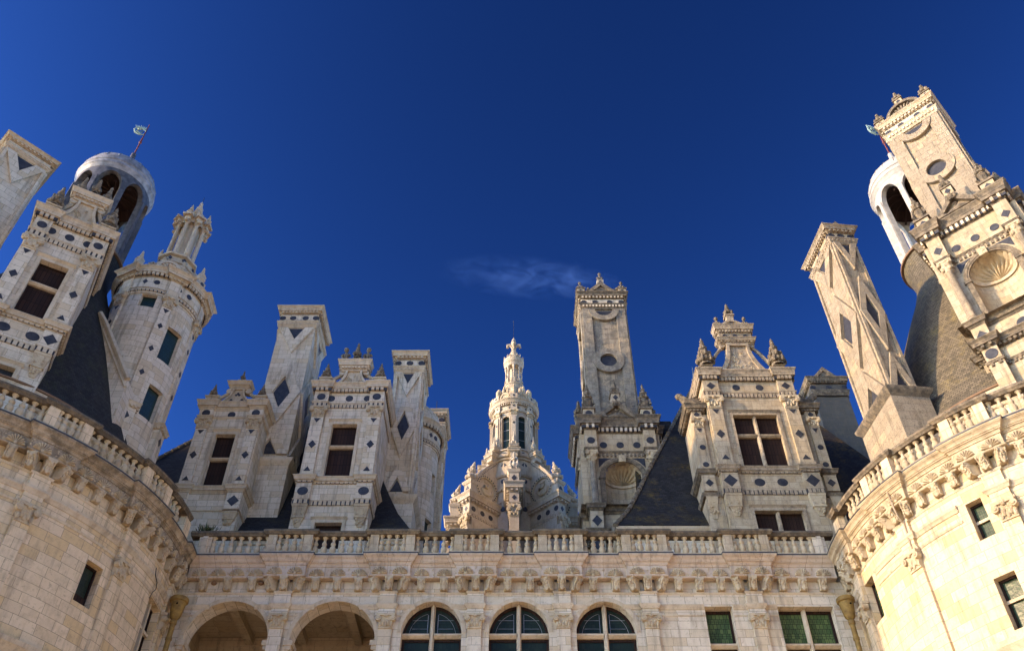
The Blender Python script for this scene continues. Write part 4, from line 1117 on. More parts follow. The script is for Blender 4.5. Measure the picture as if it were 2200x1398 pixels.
# side wings of the big dormer, each carrying a winged beast
for q in (-1, 1):
    mb = MB(dI, 'aged_stone'); x0, x1 = sorted((q * 2.4, q * 3.22)); y = .25
    mb.box(x0, x1, y, y + 2, ZT - .2, 29.2); cx = q * 2.95
    a = .26
    mb.box(cx - a, cx + a, y - .13, y + .02, 25.7, 28.3); disc(mb, cx, 27.0, .15, y - .13); tri(mb, cx, 28.2, .14, -.26, y - .13); disc(mb, cx, 25.95, .15, y - .13)
    mb.box(cx - a - .05, cx + a + .05, y - .16, y + .02, 24.4, 25.3); dia(mb, cx, 24.85, .2, .22, y - .16); dia(mb, cx, 29.1, .15, .18, y - .13)
    mb.box(cx - a, cx + a, y - .12, y + .02, 28.85, 29.3)
    wg = mb.done('side_wing')
    mb = MB(dI, 'weathered_trim'); wp = [(cx - a - .1, y + 2), (cx - a - .1, y - .1), (cx + a + .1, y - .1), (cx + a + .1, y + 2)]
    mb.sweep(wp, cyma(29.3, 29.75, .02, .25)); mb.dentils(wp, .04, .08, 29.3, 29.42, .17, .09); mb.done('wing_cornice', wg)
    mb = MB(dI, 'weathered_trim'); mb.sweep(wp, cyma(25.3, 25.65, -.02, .16)); mb.sweep(wp, [(-.1, 24.1), (.02, 24.1), (.08, 24.3), (-.1, 24.36)]); mb.done('wing_sill', wg)
    mb = MB(dI); capital(mb, cx, y - .13, 28.3, 28.85, .5); mb.done('capital', wg)
    mb = MB(dI, 'carved_stone'); mb.taper(cx - .1, cx + .1, y - .03, y + .02, 22.9, cx - .28, cx + .28, y - .14, y + .02, 24.1, 'carved_stone'); leaves(mb, cx - .2, cx + .2, 23.2, 24.0, y - .1, 9, .07); mb.done('console', wg)
    mb = MB(dI, 'weathered_trim'); beast(mb, cx + q * .05, y + .35, 29.75, 1.15, q); mb.done('beast_statue')

# ------------------------------------------------------------------ lozenge chimneys
def face_frames(hx, d):
    F = Matrix.Identity(4)
    L = Matrix(((0, 1, 0, -hx), (-1, 0, 0, d / 2), (0, 0, 1, 0), (0, 0, 0, 1)))
    Rr = Matrix(((0, -1, 0, hx), (1, 0, 0, d / 2), (0, 0, 1, 0), (0, 0, 0, 1)))
    return (F, hx), (L, d / 2), (Rr, d / 2)
def lozenge_chimney(label, loc, rz, hx, d, z0, z1, zc, lows, top, mat='white_stone', border=True, pedx=.2, pedz=None, pediment=False, discs=2, gr='tall square chimneys with slate lozenges', ptop=.0):
    th = T('chimney', label, 'chimney', loc, rz, gr)
    zt = z1
    mb = MB(th, mat); mb.box(-hx, hx, 0, d, z0, zt)
    zT, bT = zt - .02, lows[0]; zD, bD = lows[1]; zB, bB = lows[2]
    for M, a in face_frames(hx, d):
        mb.M = M; A = a * .97; k = .5
        def cham(outer, inner, closed): mb.ring(outer, inner, -.16 if mat == 'pitted_stone' else -.13, .01, closed)
        cham([(-A, zT), (0, zT - bT), (A, zT)], [(-A * k, zT), (0, zT - bT * k), (A * k, zT)], False)
        cham([(-A, zD), (0, zD - bD), (A, zD), (0, zD + bD)], [(-A * k, zD), (0, zD - bD * k), (A * k, zD), (0, zD + bD * k)], True)
        cham([(-A, zB), (0, zB + bB), (A, zB)], [(-A * k, zB), (0, zB + bB * k), (A * k, zB)], False)
        if border:
            for q in (-1, 1): mb.box(q * A - .1 if q > 0 else -A - .03, A + .03 if q > 0 else -A + .1, -.1, .01, z0 + .02, zt - .002)
        g = .44
        mb.prism([(-A * g, zT - .05), (A * g, zT - .05), (0, zT - bT * g)], 'y', -.03, .03, SL)
        mb.prism([(-A * g, zD), (0, zD - bD * g), (A * g, zD), (0, zD + bD * g)], 'y', -.03, .03, SL)
        mb.prism([(-A * g, zB + .06), (A * g, zB + .06), (0, zB + bB * g)], 'y', -.03, .03, SL)
    mb.M = Matrix.Identity(4); mb.done('shaft')
    # head: dentil band, frieze with discs, cornice
    rect = lambda e: [(-hx - e, d + e), (-hx - e, -e), (hx + e, -e), (hx + e, d + e)]
    mb = MB(th, {'dark_stone': 'weathered_trim', 'pitted_stone': 'aged_trim'}.get(mat, 'trim_stone')); h = zc - zt
    mb.sweep(rect(.03), [(-.1, zt), (.02, zt), (.06, zt + .08 * h), (.1, zt + .12 * h), (.1, zt + .2 * h), (.16, zt + .26 * h), (.16, zt + .3 * h), (-.1, zt + .31 * h)], closed=True)
    mb.box(-hx - .05, hx + .05, -.05, d + .05, zt + .3 * h, zt + .68 * h, {'dark_stone': 'dark_stone', 'pitted_stone': 'aged_stone'}.get(mat, 'white_stone'))
    mb.sweep(rect(.05), cyma(zt + .66 * h, zc, .0, .3), closed=True); mb.box(-hx - .1, hx + .1, -.1, d + .1, zc - .1, zc + .015, 'weathered_trim')
    mb.dentils(rect(.03), .05, .08, zt + .13 * h, zt + .22 * h, .19, .1, closed=True); mb.dentils(rect(.05), .08, .08, zt + .69 * h, zt + .8 * h, .2, .11, closed=True)
    for M, a in (face_frames(hx + .05, d + .1) if discs > 0 else ()):
        mb.M = Matrix.Translation((0, -.05, 0)) @ M
        n = discs
        for i in range(n + 2):
            x = -a + 2 * a * i / (n + 1)
            x = max(-a + .12, min(a - .12, x)); disc(mb, x, zt + .49 * h, min(.19, .17 * h), 0, .85)
    mb.M = Matrix.Identity(4); mb.done('head')
    if pedz:
        e = pedx
        mb = MB(th, mat); mb.box(-hx - e + .05, hx + e - .05, -e + .05, d + e, pedz[0], pedz[1] - .3)
        mb.done('pedestal')
        mb = MB(th, 'weathered_trim' if mat == 'pitted_stone' else 'trim_stone')
        mb.sweep(rect(e - .05), [(-.1, pedz[1] - .42), (.02, pedz[1] - .42), (.06, pedz[1] - .32), (.16, pedz[1] - .22), (.2, pedz[1] - .1), (.2, pedz[1] - .04), (-e, z0 + .02)], closed=True); mb.done('pedestal_cornice')
    if pediment:
        mb = MB(th, 'weathered_trim')
        for y in (0, d - .2):
            mb.prism([(-hx * .7, zc), (hx * .7, zc), (0, zc + hx * .75)], 'y', y, y + .2); mb.ring([(-hx * .85, zc), (0, zc + hx * .95), (hx * .85, zc)], [(-hx * .6, zc), (0, zc + hx * .66), (hx * .6, zc)], y - .08, y + .02, closed=False)
            disc(mb, 0, zc + .2, .13, y)
        mb.poly([(-hx * .85, 0, zc), (-hx * .85, d, zc), (0, d, zc + hx * .95), (0, 0, zc + hx * .95)]); mb.poly([(hx * .85, 0, zc), (hx * .85, d, zc), (0, d, zc + hx * .95), (0, 0, zc + hx * .95)])
        mb.done('pediment')
    return th
lozenge_chimney('tall white lozenge chimney in shade between the two left dormers, biggest dark diamond', (-12.66, 37, ZT), 0, 1.06, 2.6, 27.0, 36.75, 38.4, (2.0, (31.75, 2.35), (27.55, 2.1)), None, pedz=(21, 27.15), pedx=.3, border=False)
tD = lozenge_chimney('slim white lozenge chimney right of the dormer with stone children, before a round stair turret', (-5.7, 36.5, ZT), 0, .72, 2.2, 24.6, 32.75, 34.2, (1.7, (29.0, 2.0), (24.9, 1.7)), None, pedz=(ZT - 1.1, 24.6), pedx=.25, discs=1)
tD.root.location = (-5.7 * 1.055, 36.5 * 1.055, ZT * 1.055); tD.root.scale = (1.055,) * 3
lozenge_chimney('narrow chimney seen mostly hidden behind the round turret, left of the white lantern', (-5.1, 43.9, ZT), 0, .72, 2.4, ZT, 34.7, 36.1, (1.7, (30, 2), (25, 1.7)), None, discs=1)
lozenge_chimney('dark grey chimney with small pediment peeping over the slate roof behind the big right dormer', (21.75, 46, 28), 0, 1.15, 2.4, 28, 39.2, 40.75, (.02, (30, .02), (29, .02)), None, mat='dark_stone', border=False, pediment=True, discs=1)
lozenge_chimney('pale lozenge chimney cut off by the left edge, standing on the left tower', (-23.75, 24.85, ZT), 47, 1.0, 2.2, 24, 36.25, 37.1, (1.9, (30.5, 2.3), (25.5, 2)), None, pedz=(ZT, 24.2), discs=-2)
lozenge_chimney('sunlit lozenge chimney with zigzag ribs on two sides, beside the right tower roof', (16.3, 27.95, ZT), 6, .58, 2.4, 24.0, 33.55, 34.75, (1.85, (28.75, 2.35), (24.25, 1.95)), None, mat='pitted_stone', pedz=(ZT, 24.05), pedx=.3, pediment=True, discs=1)

# ------------------------------------------------------------------ chimneys standing on a niche storey
def niche_chimney(label, loc, rz, Z, shaft, mats, toptype):
    """local front at y = 0; Z = level dictionary"""
    th = T('chimney', label, 'chimney', loc, rz, 'tall chimneys on a niche storey')
    ws, ts, sm = mats
    H = 1.42; D = 3.0; st = .34
    px, pw = 1.5, .3
    path = [(-px - pw, D), (-px - pw, -st), (-px + pw, -st), (-px + pw, 0), (px - pw, 0), (px - pw, -st), (px + pw, -st), (px + pw, D)]
    path2 = [(-px - pw - .3, D), (-px - pw - .3, .55), (-px - pw, .55), (-px - pw, -st), (-px + pw, -st), (-px + pw, 0), (px - pw, 0), (px - pw, -st), (px + pw, -st), (px + pw, .55), (px + pw + .3, .55), (px + pw + .3, D)]
    zb, zp, zcol, zcap, ar, fr, cor = ZT - 2.2, Z['ped'], Z['col'], Z['cap'], Z['arch'], Z['fr'], Z['cor']
    r = .93; zs = zcap - .62; zn = zp + .15
    mb = MB(th, ws)
    wall_open(mb, -px - pw - .25, px + pw + .25, zp, cor[0], .02, .12, [(-r - .0, r, zn, zs + r, 1)])
    for x in (-px - pw - .25, px + pw + .25): mb.poly([(x, .02, zp), (x, D, zp), (x, D, cor[0]), (x, .02, cor[0])])
    mb.poly([(-px - pw - .25, .02, cor[1] - .1), (px + pw + .25, .02, cor[1] - .1), (px + pw + .25, D, cor[1] - .1), (-px - pw - .25, D, cor[1] - .1)])
    mb.box(-px - .1, px + .1, .04, D, zb, zp - .01)
    for q in (-1, 1):      # spandrels
        n = 8; P_ = [(q * (r + .06) * math.cos(R_(a)), zs + (r + .06) * math.sin(R_(a))) for a in (18, 30, 42, 54, 66)] if False else None
        pts = [(q * 1.16, zs + r + .22), (q * 1.16, zs + .6), (q * 1.04, zs + .74), (q * .8, zs + 1.02), (q * .5, zs + r + .22)]
        mb.prism(pts if q < 0 else pts[::-1], 'y', .0, .05, SL)
    mb.done('wall')
    mb = MB(th, ws)   # niche half cylinder
    nn = 14
    aa = [math.pi * i / nn for i in range(nn + 1)]
    mb.grid([[(-r * math.cos(a), .14 + .8 * r * math.sin(a), z) for a in aa] for z in (zn, zs)], None, lambda i, j: (j * .19, zn + i * (zs - zn)))
    # shell half dome with fluted ribs
    rows = []
    for k in range(9):
        t = k / 8
        row = []
        for i in range(8 * 11 + 1):
            a = math.pi * i / 88; fl = abs(math.sin(11 * a)); rr = r * t * (.97 + .03 * fl) if k else .001
            dep = .8 * r * math.sqrt(max(0, 1 - t * t)) + .26 * (1 - fl) * (t ** .5) * (1 - t * .5) - .1
            row.append((-rr * math.cos(a), .14 + dep, zs + rr * math.sin(a)))
        rows.append(row)
    mb.grid(rows, "carved_stone")
    mb.sweep([(-r * math.cos(a), .14 + .8 * r * math.sin(a) - .04) for a in aa], [(0, zs - .1), (.04, zs - .1), (.06, zs + .02), (0, zs + .03)], 'trim_stone')
    mb.done('niche', smooth=50)
    mb = MB(th, ts)
    ou = circ(0, zs, r + .24, 24, 0, 180); inn = circ(0, zs, r + .004, 24, 0, 180); mb.ring(ou, inn, -.07, .03, closed=False)
    mb.ring(circ(0, zs, r + .17, 24, 0, 180), circ(0, zs, r + .08, 24, 0, 180), -.1, .0, closed=False)
    for q in (-1, 1): mb.box(*sorted((q * (r + .004), q * (r + .24))), -.06, .03, zn, zs - .12); mb.box(*sorted((q * (r - .03), q * (r + .3))), -.1, .03, zs - .12, zs)
    mb.box(-.17, .17, -.2, .05, zs + r - .12, zs + r + .28, 'carved_stone'); leaves(mb, -.12, .12, zs + r - .1, zs + r + .24, -.2, 7, .06, 'carved_stone')
    mb.done('niche_arch')
    # columns in pairs at the corners
    for q in (-1, 1):
        for cx, cy in ((q * px, -st + .26 - .28), (q * (px + .36), .62)):
            mb = MB(th, sm)
            if q > 0 and not toptype: mb.lathe([(.02, zcap - .75), (.1, zcap - .62), (.06, zcap - .5), (.16, zcap - .36), (.12, zcap - .22), (.17, zcap)], 12, cx, cy)
            else: mb.lathe([(.21, zcol), (.21, zcol + .06), (.17, zcol + .1), (.195, zcol + .16), (.17, zcol + .22), (.165, zcol + 1.0), (.15, zcap - .06), (.165, zcap - .03), (.165, zcap)], 14, cx, cy)
            c = mb.done('column')
            mb = MB(th, 'carved_stone')
            ztop = ar[0] - .1
            mb.lathe([(.15, zcap), (.17, zcap + .1), (.26, ztop - .1), (.27, ztop)], 12, cx, cy); mb.box(cx - .27, cx + .27, cy - .27, cy + .27, ztop, ztop + .1)
            for a in range(8):
                p = pol(a * 45, .2); mb.ball((cx + p[0], cy + p[1], zcap + (.18 if a % 2 else .34)), .075, (1, 1, 1.4), 6)
            for a in range(4):
                p = pol(a * 90 + 45, .31); mb.ball((cx + p[0], cy + p[1], ztop - .06), .085, (1, 1, 1), 6)
            mb.done('capital', c)
    # pedestal storey
    mb = MB(th, ws)
    mb.sweep(path2, [(0, zb), (0, zp - .3)], cap=False)
    zm = zp - .85
    for q in (-1, 1):
        dia(mb, q * px, zm, .24, .3, -st)
    disc(mb, 0, zm, .26, 0); tri(mb, -px - pw - .15, zm - .2, .12, .35, .55); tri(mb, px + pw + .15, zm - .2, .12, .35, .55)
    zl = Z['low']
    for q in (-1, 1): disc(mb, q * px, zl - .75, .24, -st)
    mb.done('pedestal')
    mb = MB(th, ts)
    mb.sweep(path2, cyma(zp - .32, zp + .02, .0, .2)); mb.sweep(path2, cyma(zl - .45, zl, .0, .3)); mb.dentils(path2, .06, .1, zl - .42, zl - .27, .2, .11)
    mb.sweep(path2, [(-.02, zl - 1.2), (.05, zl - 1.2), (.08, zl - 1.08), (-.02, zl - 1.05)]); mb.dentils(path2, .0, .07, zl - 1.34, zl - 1.21, .2, .11)
    mb.poly([(-2.2, -.4, zp + .021), (2.2, -.4, zp + .021), (2.2, D, zp + .021), (-2.2, D, zp + .021)])
    mb.done('pedestal_cornice')
    # entablature
    mb = MB(th, ws); mb.sweep(path2, [(0, ar[0]), (0, cor[0])], cap=False)
    for q in (-1, 1): (dia(mb, q * px, (fr[0] + fr[1]) / 2, .2, .24, -st) if toptype else disc(mb, q * px, (fr[0] + fr[1]) / 2, .2, -st))
    for x in (-.85, 0, .85): disc(mb, x, (fr[0] + fr[1]) / 2 - .05, .19, 0)
    for q in (-1, 1): (tri(mb, q * (px + pw + .15), fr[0] + .1, .12, .35, .55) if toptype else disc(mb, q * (px + pw + .14), (fr[0] + fr[1]) / 2, .12, .55))
    mb.done('frieze')
    mb = MB(th, ts); mb.sweep(path2, cyma(cor[0], cor[1], .02, .36)); mb.sweep(path2, [(-.02, ar[1]), (.04, ar[1]), (.09, ar[1] + .08), (-.02, ar[1] + .1)])
    hc = cor[1] - cor[0]
    mb.sweep(path2, [(-.02, cor[0] + .1 * hc), (.125, cor[0] + .1 * hc), (.13, cor[0] + .33 * hc), (-.02, cor[0] + .33 * hc)], SL)
    mb.dentils(path2, .1, .1, cor[0] + .06 * hc, cor[0] + .36 * hc, .22, .12, 'white_stone'); mb.dentils(path2, .0, .06, ar[0] + .02, ar[1] - .02, .2, .1)
    mb.poly([(-2.1, -.4, cor[1] + .021), (2.1, -.4, cor[1] + .021), (2.1, D, cor[1] + .021), (-2.1, D, cor[1] + .021)])
    mb.done('cornice')
    # pediment with beast and crowning pinnacle
    z0 = cor[1]
    mb = MB(th, ts); mb.prism([(-1.2, z0), (1.2, z0), (0, z0 + 1.15)], 'y', .1, .4)
    mb.ring([(-1.4, z0), (0, z0 + 1.4), (1.4, z0)], [(-1.1, z0), (0, z0 + 1.08), (1.1, z0)], -.1, .12, closed=False); 
    mb.tube([(-.7, .05, z0 + .2), (-.3, -.02, z0 + .3), (.1, -.05, z0 + .36), (.45, .0, z0 + .25), (.75, .05, z0 + .15)], [.08, .16, .2, .14, .05], 8); mb.ball((-.62, -.02, z0 + .34), .16, (1.2, .8, 1)); mb.tube([(-.1, 0, z0 + .5), (.1, -.05, z0 + .75), (-.1, 0, z0 + .85)], [.08, .06, .03], 6)
    pd = mb.done('pediment')
    mb = MB(th, ts); z = z0 + 1.1
    for a in range(8):
        p = pol(a * 45, .24); mb.ball((p[0], .05 + p[1], z + .12), .09, (1, 1, 1.8), 6)
    mb.lathe([(.26, z - .1), (.22, z), (.26, z + .1), (.28, z + .18), (.1, z + .2)], 12, 0, .05)
    mb.box(-.22, .22, -.15, .3, z + .2, z + .72, ws); dia(mb, 0, z + .46, .14, .19, -.15); mb.box(-.28, .28, -.21, .36, z + .72, z + .8); finial(mb, 0, .07, z + .8, 1.15, 1.05, 8)
    mb.done('crowning', pd)
    for q in (-1, 1):
        mb = MB(th, ws); x = q * px
        mb.box(x - .29, x + .29, -.34, .25, z0 + .02, z0 + .62); (dia(mb, x, z0 + .32, .18, .2, -.34) if toptype else disc(mb, x, z0 + .32, .19, -.34)); mb.box(x - .36, x + .36, -.41, .32, z0 + .62, z0 + .74, ts)
        mb.cur = ts
        mb.lathe([(.2, z0 + .74), (.16, z0 + .82), (.24, z0 + 1.0), (.3, z0 + 1.25), (.22, z0 + 1.36), (.12, z0 + 1.42)], 10, x, -.05)
        for a in range(4):
            p = pol(45 + 90 * a, 1); mb.tube([(x + p[0] * .2, -.05 + p[1] * .2, z0 + .8), (x + p[0] * .42, -.05 + p[1] * .42, z0 + .95), (x + p[0] * .36, -.05 + p[1] * .36, z0 + 1.3)], [.05, .06, .05], 5)
        pinnacle_top(mb, x, -.05, z0 + 1.4, 1.2, 1.0, 10, ts)
        mb.done('finial')
        mb = MB(th, ws); x = q * (px + .42); mb.box(x - .22, x + .22, .6, 1.04, z0 + .02, z0 + .5); mb.cur = ts; mb.lathe([(.2, z0 + .5), (.28, z0 + .85), (.12, z0 + 1.05)], 8, x, .82); finial(mb, x, .82, z0 + 1.0, 1.15, 1.1, 8, ts); mb.done('finial')
    # shaft
    hx, y0, d, zt, zc = shaft; zA = z0 - .3
    mb = MB(th, sm); mb.box(-hx, hx, y0, y0 + d, zA, zt)
    hA = zt - z0; zmid = z0 + .55 * hA; rr = .62
    for M, a in face_frames(hx, d):
        mb.M = Matrix.Translation((0, y0, 0)) @ M
        b = a * .42
        for q in (-1, 1): mb.box(*sorted((q * (a + .03), q * (a - b))), -.14, .01, zA, zt - .002)
        k = a - b + .2
        mb.ring(circ(0, zmid, rr + .28, 28), circ(0, zmid, rr * .78, 28), -.2, .01); disc(mb, 0, zmid, rr * .76, -.02)
        mb.ring(circ(0, zt - .1, rr + .3, 20, 180, 360), circ(0, zt - .1, rr * .85, 20, 180, 360), -.2, .01, closed=False); mb.prism(circ(0, zt - .1, rr * .84, 20, 180, 360), 'y', -.03, .03, SL)
        mb.ring(circ(0, z0 + .9, rr + .3, 20, 0, 180), circ(0, z0 + .9, rr * .85, 20, 0, 180), -.2, .01, closed=False); mb.prism(circ(0, z0 + .9, rr * .84, 20, 0, 180), 'y', -.03, .03, SL)
    mb.M = Matrix.Identity(4); mb.done('shaft')
    rect = lambda e: [(-hx - e, y0 + d + e), (-hx - e, y0 - e), (hx + e, y0 - e), (hx + e, y0 + d + e)]
    mb = MB(th, ts if not toptype else 'trim_stone'); h = zc - zt
    mb.sweep(rect(.03), [(-.1, zt), (.05, zt), (.1, zt + .08 * h), (.14, zt + .24 * h), (.2, zt + .3 * h), (-.1, zt + .31 * h)], closed=True)
    mb.box(-hx - .05, hx + .05, y0 - .05, y0 + d + .05, zt + .3 * h, zt + .68 * h, 'white_stone')
    mb.sweep(rect(.05), cyma(zt + .66 * h, zc, .0, .3), closed=True); mb.box(-hx - .1, hx + .1, y0 - .1, y0 + d + .1, zc - .1, zc + .015, 'weathered_trim')
    mb.dentils(rect(.03), .09, .08, zt + .1 * h, zt + .22 * h, .19, .1, 'white_stone', closed=True); mb.dentils(rect(.05), .08, .08, zt + .69 * h, zt + .8 * h, .2, .11, 'white_stone', closed=True)
    for M, a in face_frames(hx + .05, d + .1):
        mb.M = Matrix.Translation((0, y0 - .05, 0)) @ M
        for x in (-a + .16, -a * .34, a * .34, a - .16): disc(mb, x, zt + .49 * h, .17, 0, .85)
    mb.M = Matrix.Identity(4); mb.done('head')
    mb = MB(th, ts); z = zc
    if toptype:      # shell tympanum between small pinnacles
        ou = circ(0, z, .95, 20, 0, 180); mb.ring(ou, circ(0, z, .78, 20, 0, 180), y0 - .14, y0 + .3, closed=False); mb.prism(circ(0, z, .8, 20, 0, 180), 'y', y0 + .06, y0 + .3); shell(mb, 0, z + .04, .7, y0 + .04, .09, 11, ts)
        mb.box(-.2, .2, y0 - .05, y0 + .35, z + .9, z + 1.3, ws); disc(mb, 0, z + 1.1, .1, y0 - .05); mb.box(-.26, .26, y0 - .11, y0 + .41, z + 1.3, z + 1.38); finial(mb, 0, y0 + .15, z + 1.38, .85, 1.3, 8)
    else:
        mb.prism([(-.95, z), (.95, z), (0, z + .95)], 'y', y0 + .02, y0 + .3); mb.ring([(-1.1, z), (0, z + 1.15), (1.1, z)], [(-.8, z), (0, z + .82), (.8, z)], y0 - .1, y0 + .05, closed=False); disc(mb, 0, z + .18, .17, y0 + .02); mb.box(-.2, .2, y0 - .02, y0 + .36, z + .95, z + 1.4, ws)
        disc(mb, 0, z + 1.2, .09, y0 - .02); putto(mb, 0, y0 + .17, z + 1.42, .8); leaves(mb, -1, -.5, z + .3, z + .75, y0 + .1, 8, .1); leaves(mb, .5, 1, z + .3, z + .75, y0 + .1, 8, .1)
    mb.done('top_pediment')
    for q in (-1, 1):
        for yy in (y0 + .1, y0 + d - .2):
            mb = MB(th, ws); x = q * (hx + .02)
            mb.box(x - .24, x + .24, yy - .2, yy + .24, z + .016, z + .45); mb.cur = ts; mb.box(x - .3, x + .3, yy - .26, yy + .3, z + .45, z + .53); dia(mb, x, z + .24, .15, .15, yy - .2)
            if toptype: finial(mb, x, yy, z + .53, .9, 1.35, 8, ts); mb.done('finial')
            else: putto(mb, x, yy, z + .56, .75, ts, q); mb.done('statue')
    return th
ZN = dict(ped=25.45, col=25.48, cap=28.35, arch=(28.95, 29.2), fr=(29.3, 30.3), cor=(30.62, 31.42), low=24.4)
niche_chimney('tall sunlit chimney on a shell niche storey with columns, highest at the right edge', (20.05, 24.4, ZT), -44.2, ZN, (1.26, 1.15, 2.3, 39.75, 41.15), ('aged_stone', 'weathered_trim', 'pitted_stone'), 1)
ZG = dict(ped=23.7, col=23.72, cap=26.15, arch=(26.75, 27.0), fr=(27.1, 28.0), cor=(28.22, 28.98), low=22.3)
for nm, (x, y, z, h) in (('dormer', (-10.3, 36.6, 31.0, 1.3)), ('chimney', (-4.9, 44.4, 36.0, 1.4))):
    pr_ = [o for o in bpy.data.objects if o.type == 'EMPTY' and o.name.startswith(nm) and abs(o.location.x - x) < 2 and abs(o.location.y - y) < 2][0]
    mb = MB(mat='iron'); lx, ly, lz = x - pr_.location.x, y - pr_.location.y, z - pr_.location.z
    mb.tube([(lx, ly, lz), (lx, ly, lz + h)], .022, 5); mb.done('lightning_rod', pr_)
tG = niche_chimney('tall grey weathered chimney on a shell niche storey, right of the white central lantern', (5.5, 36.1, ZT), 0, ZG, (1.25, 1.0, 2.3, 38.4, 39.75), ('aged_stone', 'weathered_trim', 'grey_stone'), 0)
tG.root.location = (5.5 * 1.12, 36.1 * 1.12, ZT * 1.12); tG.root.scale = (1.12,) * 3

# ------------------------------------------------------------------ stair turrets
def turret_wall(mb, R, z0, z1, wins, n=48, mat=None, dep=.3):
    aa = sorted({*[360 * k / n - 180 for k in range(n + 1)], *[x for w_ in wins for x in w_[:2]]}); zz = sorted({z0, z1, *[z for w_ in wins for z in w_[2:4]]})
    for i in range(len(zz) - 1):
        for j in range(len(aa) - 1):
            am, zm = (aa[j] + aa[j + 1]) / 2, (zz[i] + zz[i + 1]) / 2
            if any(w_[0] < am < w_[1] and w_[2] < zm < w_[3] for w_ in wins): continue
            a, b, c, d = aa[j], aa[j + 1], zz[i], zz[i + 1]
            mb.grid([[(*pol(a, R), c), (*pol(b, R), c)], [(*pol(a, R), d), (*pol(b, R), d)]], mat, lambda p, q, a=a, b=b, c=c, d=d: (R_(b if q else a) * R, d if p else c))
    for a, b, c, d in wins:
        P_ = lambda an, r, z: (*pol(an, r), z); r = R - dep
        for an in (a, b): mb.poly([P_(an, R, c), P_(an, R, d), P_(an, r, d), P_(an, r, c)], mat)
        for z in (c, d): mb.poly([P_(a, R, z), P_(b, R, z), P_(b, r, z), P_(a, r, z)], mat)
def stair_turret(label, loc, R, zb, zw, wins, pil, crown, rz=0, inl=(), up=0):
    th = T('stair_turret', label, 'stair turret', loc, rz, 'round stair turrets on the roof terrace')
    mb = MB(th, 'white_stone'); turret_wall(mb, R, ZT, zw, wins); mb.done('wall')
    for a, b, c, d in wins:
        mb = MB(th, 'blue_glass'); am = (a + b) / 2; hw = R * math.sin(R_((b - a) / 2)); q = pol(am, R - .27); mb.M = Matrix.Translation((*q, 0)) @ Matrix.Rotation(R_(am), 4, 'Z')
        mb.poly([(-hw, 0, c), (hw, 0, c), (hw, 0, d), (-hw, 0, d)]); wd = mb.done('window')
        mb = MB(th, 'iron'); mb.M = Matrix.Translation((*q, 0)) @ Matrix.Rotation(R_(am), 4, 'Z')
        for x0, x1, z0, z1 in ((-hw, -hw + .04, c, d), (hw - .04, hw, c, d), (-hw + .04, hw - .04, d - .04, d), (-hw + .04, hw - .04, c, c + .04)): mb.box(x0, x1, -.03, .02, z0, z1)
        mb.done('frame', wd)
    zc0, zc1 = zw - .9, zw - .2
    for p in pil:
        mb = MB(th, 'white_stone'); mb.M = Matrix.Rotation(R_(p), 4, 'Z'); y = -R - .1
        mb.box(-.26, .26, y, -R + .1, zb, zc0)
        for z in inl: dia(mb, 0, z, .13, .19, y)
        tri(mb, 0, zc0 - .12, .15, -.25, y)
        zk = zb + .95
        mb.box(-.36, .36, y - .16, -R + .1, zb - 3, zk + .55); dia(mb, 0, zk + .05, .17, .22, y - .16)
        po = mb.done('pilaster')
        mb = MB(th, 'trim_stone'); mb.M = Matrix.Rotation(R_(p), 4, 'Z'); pp = [(-.36, -R + .1), (-.36, y - .16), (.36, y - .16), (.36, -R + .1)]
        mb.sweep(pp, cyma(zk + .5, zk + .82, 0, .15)); mb.dentils(pp, .03, .08, zk + .52, zk + .63, .17, .09); mb.done('pedestal_cornice', po)
        mb = MB(th); mb.M = Matrix.Rotation(R_(p), 4, 'Z'); capital(mb, 0, y, zc0, zc1, .52, .12); mb.done('capital', po)
    # entablature
    mb = MB(th, 'white_stone'); mb.lathe([(R + .0, zw - .2), (R + .06, zw - .2), (R + .06, zw + .12), (R + .12, zw + .14), (R + .08, zw + .2), (R + .08, zw + .95)], 48)
    for k in range(24):
        mb.M = Matrix.Rotation(R_(k * 15), 4, 'Z'); (dia(mb, 0, zw + .58, .13, .18, -R - .075) if k % 3 == 0 else disc(mb, 0, zw + .58, .15, -R - .075) if k % 3 == 1 else None)
    mb.M = Matrix.Identity(4); mb.done('frieze')
    mb = MB(th, 'trim_stone'); ca = [pol(360 * k / 48, R + .08) for k in range(48)]
    ov = .36 if crown == 'crown' else .3
    mb.sweep(ca, cyma(zw + .92, zw + 1.5, .0, ov), closed=True); mb.dentils(ca, .1, .1, zw + .96, zw + 1.14, .2, .135, closed=True); mb.dentils(ca, -.02, .07, zw - .1, zw + .06, .19, .125, closed=True)
    mb.sweep(ca, [(-.02, zw + .99), (.13, zw + .99), (.135, zw + 1.12), (-.02, zw + 1.12)], SL, closed=True); mb.sweep(ca, [(-.06, zw - .09), (.0, zw - .09), (.0, zw + .05), (-.06, zw + .05)], SL, closed=True)
    for p in pil:
        mb.M = Matrix.Rotation(R_(p), 4, 'Z'); yy = -R - .16; pp = [(-.36, -R), (-.36, yy), (.36, yy), (.36, -R)]; mb.sweep(pp, cyma(zw + .92, zw + 1.5, .0, .42)); mb.box(-.3, .3, yy + .04, -R, zw - .2, zw + .93, 'white_stone')
    mb.M = Matrix.Identity(4); mb.done('cornice')
    z0 = zw + 1.5
    if crown == 'dome':
        mb = MB(th, 'white_stone'); mb.lathe([(R + .25, z0), (R + .1, z0 + .02), (R + .1, z0 + .35), (R - .1, z0 + 1.0), (R - .48, z0 + 1.55), (R - .95, z0 + 1.9), (.12, z0 + 2.1), (.1, z0 + 2.2)], 40); mb.done('dome')
        return th
